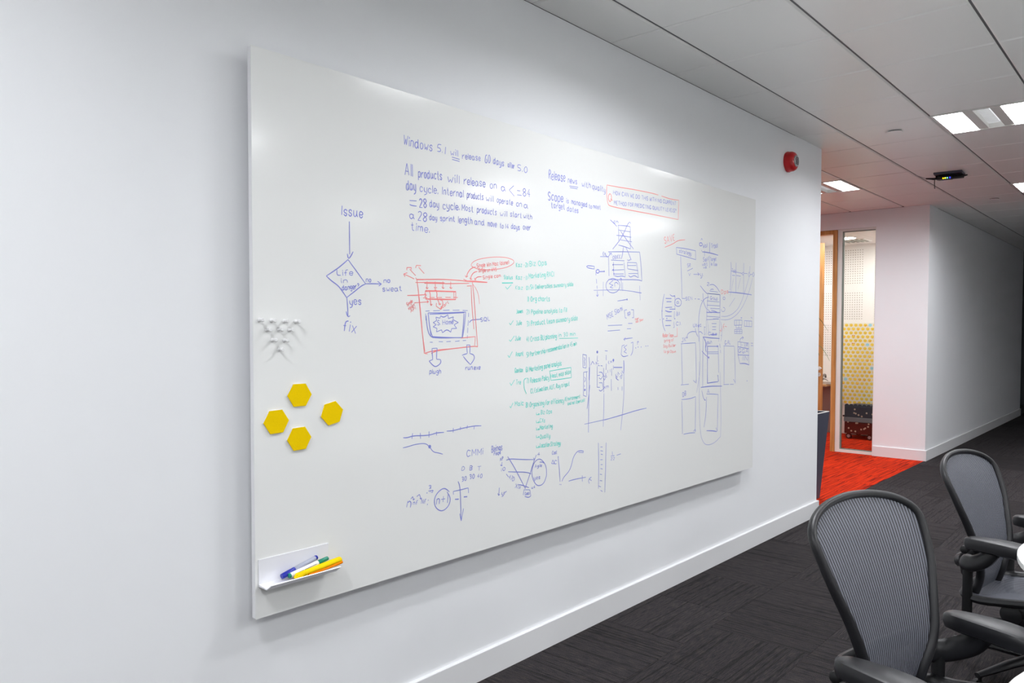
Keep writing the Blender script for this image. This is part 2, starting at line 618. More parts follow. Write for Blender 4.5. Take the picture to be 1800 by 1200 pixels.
# ------------------------------------------------------------------ meeting room front: glazed side light and open door
win = struct('window_1', MB().box(CX + 0.02, CX + 0.075, 1.0, 1.054, 0, 2.715)
             .box(CX + 0.02, CX + 0.075, 0.60, 1.0, 0, 0.036).box(CX + 0.02, CX + 0.075, 0.60, 1.0, 2.69, 2.715)
             .box(CX + 0.02, CX + 0.075, 0.60, 0.612, 0.036, 2.69), M['frame'])
MB().box(CX + 0.03, CX + 0.06, 0.985, 1.0, 0.036, 2.69).box(CX + 0.03, CX + 0.06, 0.612, 0.985, 2.68, 2.69) \
    .box(CX + 0.03, CX + 0.06, 0.612, 0.985, 0.036, 0.046).build('glazing_bead', M['seal'], win)
MB().box(CX + 0.042, CX + 0.050, 0.612, 0.985, 0.046, 2.68).build('pane', M['glass'], win)
door = struct('door_1', MB().box(CX + 0.005, CX + 0.115, 1.056, 1.108, 0, 2.712)
              .box(CX + 0.005, CX + 0.115, 1.108, 2.068, 2.665, 2.712).box(CX + 0.005, CX + 0.115, 2.068, 2.12, 0, 2.712), M['oak'])
leaf = link('door_leaf', MB().cbox(0, 0.90, -0.045, 0, 0.008, 2.655, 0.002).mesh('door_leaf', M['oak']), door, (CX + 0.06, 2.035, 0))
leaf.rotation_euler = (0, 0, -math.radians(34))
hd = MB()
hd.lathe([(0.026, -0.056), (0.026, -0.046)], (0.835, 0, 0.985), 'y', 20)
hd.tube([(0.835, -0.05, 0.985), (0.835, -0.095, 0.985), (0.80, -0.098, 0.985), (0.715, -0.098, 0.985)], 0.0095, 10)
hd.build('handle', M['chrome'], leaf)
lk = MB().lathe([(0.026, -0.054), (0.026, -0.046)], (0.835, 0, 0.90), 'y', 20)
lk.box(0.829, 0.841, -0.06, -0.054, 0.885, 0.915)
lk.build('lock_plate', M['chrome'], leaf)

# meeting room inside
struct('ceiling_room', MB().box(CX + 0.12, 11.2, 0.15, 3.2, 2.72, 2.76), M['room'])
vent = MB().box(10.52, 10.86, 1.10, 1.44, 2.712, 2.72)
vent = tag(vent.build('ceiling_vent', M['frame']), 'pale square vent in the meeting room ceiling behind the glass', 'vent')
for k in range(5):
    MB().box(10.55, 10.83, 1.13 + k * 0.062, 1.16 + k * 0.062, 2.706, 2.712).build('slat', M['seal'], vent)
for q, (dx, dy) in enumerate(((10.3, 1.25), (10.3, 2.3), (10.75, 0.55))):
    d = thing('downlight', ('round lit downlight in the meeting room ceiling, seen through the glass' if q == 0 else
                            'round downlight in the meeting room ceiling hidden from view'), 'ceiling light', (dx, dy, 2.72), 0, 'meeting room downlights')
    MB().lathe([(0.125, 0), (0.125, -0.008), (0.108, -0.012), (0.105, -0.004)], n=28).build('trim_ring', M['white'], d)
    MB().lathe([(0.104, -0.013), (0.104, -0.010)], n=28).build('diffuser', M['down'], d)
# perforated acoustic panels, holes sunk as small dark discs
groups = [(0.40, 0.72), (0.80, 1.18), (1.31, 1.66), (1.72, 2.06), (2.16, 2.5)]
back = bpy.data.objects['wall_room_back']
for (gy0, gy1) in groups:
    for (gz0, gz1) in ((0 if gy0 > 1.7 else 1.66, 0 if gy0 > 1.7 else 2.06), (1.13 if gy0 > 1.7 else 0, 1.58 if gy0 > 1.7 else 0), (1.66 if gy0 > 1.7 else 0, 2.06 if gy0 > 1.7 else 0), (2.17, 2.66)):
        if gz1 <= 0:
            continue
        pm = MB()
        y = gy0 + 0.018
        while y < gy1:
            z = gz0
            while z < gz1:
                pm.add([(11.1988, y + 0.0068 * math.cos(a * math.pi / 3), z + 0.0068 * math.sin(a * math.pi / 3)) for a in range(6)], [tuple(range(6))])
                z += 0.0335
            y += 0.0335
        tag(pm.build('perforation', M['hole'], back), kind='stuff')

# emoji wallpaper on the lower back wall
paper = tag(MB().box(11.186, 11.196, 0.16, 1.628, 0.42, 1.60).build('wallpaper', mat('wallpaper_white', (0.80, 0.78, 0.70, 1), 0.7, 0.2)),
            'white wallpaper printed with rows of small yellow smiling faces', 'wallpaper')
faces, mouths, eyes, hearts, tears = MB(), MB(), MB(), MB(), MB()
pr = random.Random(3)


def disc(mb, y, z, ry, rz, dx, n=10, a0=0.0, a1=2 * math.pi):
    mb.add([(11.186 - dx, y + ry * math.cos(a0 + (a1 - a0) * i / n), z + rz * math.sin(a0 + (a1 - a0) * i / n)) for i in range(n + (0 if a1 > 6 else 1))],
           [tuple(range(n + (0 if a1 > 6 else 1)))])


row = 0
z = 1.568
while z > 0.44:
    y = 1.60 - (0.033 if row % 2 else 0)
    while y > 0.19:
        k = pr.random()
        if k < 0.03:
            disc(tears, y, z, 0.024, 0.022, 0.0010)
        else:
            disc(faces, y, z, 0.0255, 0.0215, 0.0010, 12)
            disc(eyes, y - 0.009, z + 0.006, 0.0035, 0.0045, 0.0015, 6)
            disc(eyes, y + 0.009, z + 0.006, 0.0035, 0.0045, 0.0015, 6)
            disc(mouths if k > 0.12 else hearts, y, z - 0.004, 0.013, 0.010, 0.0015, 6, math.pi, 2 * math.pi)
            if k > 0.955:
                disc(hearts, y - 0.013, z + 0.018, 0.007, 0.007, 0.0020, 6)
                disc(hearts, y + 0.013, z + 0.018, 0.007, 0.007, 0.0020, 6)
        y -= 0.066
    z -= 0.0555
    row += 1
for nm, mb_, m_ in (('yellow_print', faces, mat('print_yellow', srgb(252, 220, 84), 0.6, 0.2)), ('eye_print', eyes, mat('print_brown', srgb(160, 130, 80), 0.6, 0.2)),
                    ('mouth_print', mouths, mat('print_tan', srgb(196, 164, 90), 0.6, 0.2)), ('red_print', hearts, mat('print_red', srgb(226, 60, 60), 0.6, 0.2)),
                    ('blue_print', tears, mat('print_blue', srgb(160, 218, 236), 0.6, 0.2))):
    tag(mb_.build(nm, m_, paper), kind='stuff')

# dotted storage box on castors
tr = thing('storage_trolley', 'dark dotted storage box on castors behind the glass', 'trolley', (10.66, 0, 0))
sl = mat('slate_fabric', srgb(50, 62, 74), 0.5, 0.4)
mr = mat('maroon_reflection', srgb(62, 24, 22), 0.6, 0.3)  # maroon puts the red carpet's reflection into the box colour
bd = mat('grey_band', srgb(108, 122, 130), 0.35, 0.5)
MB().cbox(0, 0.48, 0.72, 1.365, 0.075, 0.238, 0.008).build('lower_box', mr, tr)
MB().cbox(-0.006, 0.486, 0.714, 1.371, 0.238, 0.300, 0.005).build('band', bd, tr)
up = MB().cbox(0, 0.48, 0.72, 1.365, 0.300, 0.455, 0.006)
up.build('upper_box', sl, tr)
sc = MB()
for k in range(11):
    y = 0.75 + k * 0.0585
    sc.lathe([(0.029, 0.002), (0.029, 0.012)], (0, y, 0.455), 'x', 14)
sc.build('scalloped_rim', sl, tr)
MB().box(-0.01, 0.005, 1.36, 1.385, 0.305, 0.325).build('latch', M['black'], tr)
dots = MB()
for k in range(34):
    y, z = pr.uniform(0.74, 1.345), pr.uniform(0.10, 0.45)
    if 0.235 < z < 0.305:
        continue
    dots.lathe([(0.012, -0.0015), (0.012, 0.001)], (0, y, z), 'x', 10)
tag(dots.build('dot', mat('cream_dot', srgb(186, 178, 158), 0.6, 0.3), tr), kind='stuff')
for (wx, wy) in ((0.03, 1.31), (0.03, 0.80), (0.44, 1.31), (0.44, 0.80), (0.03, 1.03)):
    c = MB().lathe([(0.036, -0.017), (0.040, -0.012), (0.040, 0.012), (0.036, 0.017)], (wx, wy, 0.040), 'x', 18).build('castor', M['black'], tr)
    MB().lathe([(0.022, -0.019), (0.022, 0.019)], (wx, wy, 0.040), 'x', 16).build('hub', M['grille'], c)

# desk shelf and telephone seen through the open door
dk = thing('wall_desk', 'wooden shelf desk behind the open oak door', 'desk', (10.85, 2.0, 0))
MB().cbox(0, 0.345, -0.30, 0.75, 0.690, 0.722, 0.003).build('desk_top', M['desk'], dk)
MB().box(0.30, 0.33, -0.26, 0.70, 0.0, 0.690).build('modesty_panel', mat('mauve_panel', srgb(150, 124, 118), 0.6, 0.3), dk)
MB().box(0.02, 0.30, 0.66, 0.69, 0.0, 0.690).build('end_panel', M['desk'], dk)
ph = thing('telephone', 'pale desk telephone on the wooden shelf desk', 'telephone', (10.98, 1.735, 0.722))
MB().prism([(-0.09, -0.09, 0), (0.09, -0.09, 0), (0.09, -0.09, 0.085), (-0.09, -0.09, 0.035)], (0, 0.20, 0)).build('body', mat('phone_grey', srgb(190, 182, 176), 0.4, 0.4), ph)
MB().tube(catmull([(-0.05, 0.045, 0.055), (-0.05, 0.045, 0.10), (0.0, 0.045, 0.125), (0.06, 0.045, 0.125), (0.085, 0.045, 0.09)], 4), 0.016, 8).build('handset', mat('phone_dark', srgb(120, 112, 108), 0.4, 0.4), ph)
MB().tube(catmull([(-0.06, -0.04, 0.05), (-0.10, -0.02, 0.07), (-0.10, 0.03, 0.08), (-0.05, 0.045, 0.07)], 4), 0.004, 6).build('cord', M['black'], ph)

# planter with a drooping plant at the wall end
pl = thing('planter', 'tall tapered charcoal planter on the red carpet behind the wall end', 'planter', (6.50, 0.42, 0))
b, t_, hgt = 0.20, 0.255, 0.765
v = [(-b, -b, 0), (b, -b, 0), (b, b, 0), (-b, b, 0), (-t_, -t_, hgt), (t_, -t_, hgt), (t_, t_, hgt), (-t_, t_, hgt)]
i_ = t_ - 0.016
v += [(-i_, -i_, hgt), (i_, -i_, hgt), (i_, i_, hgt), (-i_, i_, hgt), (-i_, -i_, hgt - 0.06), (i_, -i_, hgt - 0.06), (i_, i_, hgt - 0.06), (-i_, i_, hgt - 0.06)]
fs = [(0, 3, 2, 1)] + [(k, (k + 1) % 4, 4 + (k + 1) % 4, 4 + k) for k in range(4)] + [(4 + k, 4 + (k + 1) % 4, 8 + (k + 1) % 4, 8 + k) for k in range(4)]
fs += [(8 + k, 8 + (k + 1) % 4, 12 + (k + 1) % 4, 12 + k) for k in range(4)]
MB().add(v, fs).build('pot', M['planter'], pl)
rim = MB()
for (a0, a1, c0, c1) in ((-t_, t_, -t_, -i_), (-t_, t_, i_, t_), (-t_, -i_, -i_, i_), (i_, t_, -i_, i_)):
    rim.box(a0, a1, c0, c1, hgt, hgt + 0.004)
rim.build('rim', M['frame'], pl)
MB().box(-i_, i_, -i_, i_, hgt - 0.07, hgt - 0.055).build('soil', M['soil'], pl)


def leaf_blade(path, wd, fold=0.25):
    P = catmull(path, 5)
    n = len(P)
    mb = MB()
    v, f = [], []
    for i, p in enumerate(P):
        t = (P[min(i + 1, n - 1)] - P[max(i - 1, 0)]).normalized()
        side = t.cross(Vector((0, 0, 1)))
        if side.length < 1e-3:
            side = Vector((1, 0, 0))
        side.normalize()
        up_ = side.cross(t)
        u = i / (n - 1)
        w = wd * (0.25 + 1.5 * u) * (1 - u) ** 0.7 + 0.001
        v += [p - side * w + up_ * w * fold, p, p + side * w + up_ * w * fold]
    for i in range(n - 1):
        a = i * 3
        f += [(a, a + 1, a + 4, a + 3), (a + 1, a + 2, a + 5, a + 4)]
    return mb.add(v, f)


plant = thing('potted_plant', 'leafy plant with thin drooping leaves growing in the charcoal planter', 'plant', (6.50, 0.42, hgt - 0.055))
MB().tube(catmull([(0, 0, 0), (0.01, 0.0, 0.3), (-0.01, 0.01, 0.62)], 4), [0.016] * 4 + [0.013] * 4 + [0.010], 8).build('stem', mat('stem', srgb(120, 104, 70), 0.7, 0.2), plant)
lp = random.Random(11)
for k in range(16):
    a = k * 2.4
    z0 = 0.42 + 0.013 * k
    L = lp.uniform(0.20, 0.30)
    dx, dy = math.cos(a), math.sin(a)
    lf = leaf_blade([(0, 0, z0), (dx * L * 0.45, dy * L * 0.45, z0 + 0.20), (dx * L * 0.85, dy * L * 0.85, z0 + 0.19), (dx * L * 1.15, dy * L * 1.15, z0 + 0.06)], 0.016)
    lf.sm = True
    lf.build('leaf', M['leaf'], plant)
for (dx, dy, hz) in ((0.18, -0.22, 0.90), (0.16, -0.17, 0.84)):
    leaf_blade([(0, 0, 0.55), (dx * 0.3, dy * 0.3, hz - 0.05), (dx * 0.75, dy * 0.75, hz), (dx * 1.15, dy * 1.15, hz - 0.14)], 0.014).build('leaf', M['leaf'], plant)

# ------------------------------------------------------------------ whiteboard
BX0, BX1, BZ0, BZ1, BY = 1.209, 4.716, 0.572, 2.334, -0.065
wb = thing('whiteboard', 'large frameless whiteboard covered in blue, red and green handwriting', 'whiteboard', (BX0, -0.043, BZ0))
O = Vector((BX0, -0.043, BZ0))


def loc(x, y, z):
    return (x - O.x, y - O.y, z - O.z)


def lbox(mb, x0, x1, y0, y1, z0, z1):
    a, b = loc(x0, y0, z0), loc(x1, y1, z1)
    return mb.box(a[0], b[0], a[1], b[1], a[2], b[2])


lbox(MB(), BX0 + 0.001, BX1 - 0.001, BY + 0.001, BY + 0.022, BZ0 + 0.001, BZ1 - 0.001).build('core', M['edge'], wb)
lbox(MB(), BX0, BX1, BY, BY + 0.002, BZ0, BZ1).build('writing_surface', M['board'], wb)
for (x0, x1, z0, z1) in ((1.40, 4.45, BZ0 + 0.10, BZ0 + 0.20), (1.40, 4.45, BZ1 - 0.22, BZ1 - 0.12), (1.40, 1.50, BZ0 + 0.2, BZ1 - 0.22), (4.35, 4.45, BZ0 + 0.2, BZ1 - 0.22)):
    lbox(MB(), x0, x1, BY + 0.022, 0.0, z0, z1).build('wall_batten', M['white'], wb)

# handwriting: a single-stroke alphabet, x then y+2 in grid units (baseline 2, x-height 6, capitals 8)
GL = {
 'a': '3526160503122234|363342', 'b': '0802|0516263533221203', 'c': '3526160503122233', 'd': '3526160503122234|383342', 'e': '04343526160503122233',
 'f': '38281712|0525', 'g': '3526160504132334|3631201001', 'h': '0802|0516263532', 'i': '0602|0807', 'j': '161100|1817', 'k': '0802|260432', 'l': '0802',
 'm': '0602|05162522|25364542', 'n': '0602|0516263532', 'o': '160503122233352616', 'p': '0600|0516263533221203', 'q': '36160503122233|3630', 'r': '0602|04152636',
 's': '35261605142433221203', 't': '18132232|0626', 'u': '0603122234|363342', 'v': '061226', 'w': '0612243246', 'x': '0632|3602', 'y': '060322|36311000', 'z': '06360232',
 'A': '022842|1434', 'B': '0802|082837362505|2534332202', 'C': '4728180604122243', 'D': '02082846442202', 'E': '38080232|0525', 'F': '380802|0525', 'G': '47281806041232444424',
 'H': '0802|4842|0545', 'I': '0802', 'J': '3833221203|1848', 'K': '0802|380532', 'L': '080232', 'M': '0208244842', 'N': '02084248', 'O': '2806041232444628',
 'P': '02082837362505', 'Q': '2806041232444628|2341', 'R': '02082837362505|1532', 'S': '372818070615253433221203', 'T': '0848|2822', 'U': '080312324348', 'V': '082248',
 'W': '0812263248', 'X': '0842|4802', 'Y': '082548|2522', 'Z': '08480242', '0': '180604122234362818', '1': '1812', '2': '07182837360232', '3': '071828372515|2534332212',
 '4': '280434|2622', '5': '3808052534332202', '6': '3818040312223334250', '7': '083812', '8': '2506071828373604031222333425', '9': '362515060718283732',
 '.': '0203', ',': '0301', '?': '0718283736151|1213', ':': '0302|0605', '-': '0525', ')': '081614 02'.replace(' ', ''), '(': '18060412', '+': '0545|2723'}


def strokes_of(ch):
    s = GL.get(ch)
    if not s:
        return []
    out = []
    for part in s.split('|'):
        part = part[:len(part) // 2 * 2]
        out.append([(int(part[i]), int(part[i + 1]) - 2) for i in range(0, len(part), 2)])
    return out


jr = random.Random(5)


def ribbon(mb, P, w):
    """flat line of ink on the board, P are (x, z) in metres"""
    n = len(P)
    if n < 2:
        return
    for i in range(1, n - 1):                     # a sharp turn starts a new piece of line
        a, b_, c = P[i - 1], P[i], P[i + 1]
        d = math.atan2(c[1] - b_[1], c[0] - b_[0]) - math.atan2(b_[1] - a[1], b_[0] - a[0])
        if abs((d + math.pi) % (2 * math.pi) - math.pi) > 0.9:
            ribbon(mb, P[:i + 1], w)
            ribbon(mb, P[i:], w)
            return
    L, R_ = [], []
    for i in range(n):
        a, b_ = P[max(i - 1, 0)], P[min(i + 1, n - 1)]
        dx, dz = b_[0] - a[0], b_[1] - a[1]
        l = math.hypot(dx, dz) or 1e-6
        k = w * (0.72 if i in (0, n - 1) else 1.0)
        L.append((P[i][0] - dz / l * k, P[i][1] + dx / l * k))
        R_.append((P[i][0] + dz / l * k, P[i][1] - dx / l * k))
    y = BY - 0.0004 - jr.uniform(0, 0.0002)
    v = [loc(x, y, z) for x, z in L] + [loc(x, y, z) for x, z in R_]
    mb.add(v, [(i, i + 1, n + i + 1, n + i) for i in range(n - 1)])


def smooth2(P, it=2, lim=100):
    """cut the corners of a line, leaving turns sharper than lim degrees"""
    for _ in range(it):
        if len(P) < 3:
            return P
        Q = [P[0]]
        for i in range(1, len(P) - 1):
            a, b_, c = P[i - 1], P[i], P[i + 1]
            t1 = math.atan2(b_[1] - a[1], b_[0] - a[0])
            t2 = math.atan2(c[1] - b_[1], c[0] - b_[0])
            d = abs((t2 - t1 + math.pi) % (2 * math.pi) - math.pi)
            if math.degrees(d) > lim or d < 0.03:
                Q.append(b_)
            else:
                Q.append((b_[0] + (a[0] - b_[0]) * 0.25, b_[1] + (a[1] - b_[1]) * 0.25))
                Q.append((b_[0] + (c[0] - b_[0]) * 0.25, b_[1] + (c[1] - b_[1]) * 0.25))
        Q.append(P[-1])
        P = Q
    return P


def write(mb, x0, z0, x1, z1, h, txt, w=0.0019):
    adv, pos = 0.0, []
    for ch in txt:
        st = strokes_of(ch)
        if not st:
            adv += 2.6
            continue
        pos.append((adv, st))
        adv += max(p[0] for s in st for p in s) + (1.5 if ch.islower() else 1.7)
    adv = max(adv - 1.5, 1.0)
    L = math.hypot(x1 - x0, z1 - z0)
    ux, uz = (x1 - x0) / L, (z1 - z0) / L
    sx, sy = L / adv, h / 6.0
    w = min(w, 0.0009 + 0.026 * h)
    for a, st in pos:
        dz = jr.uniform(-0.3, 0.3)
        for s in st:
            P = []
            for (gx, gy) in s:
                X = (a + gx + jr.uniform(-.18, .18)) * sx + gy * sy * 0.06
                Y = (gy + dz + jr.uniform(-.18, .18)) * sy
                P.append((x0 + ux * X - uz * Y, z0 + uz * X + Y))
            ribbon(mb, smooth2(P) if len(P) > 2 else P, w * jr.uniform(0.85, 1.15))


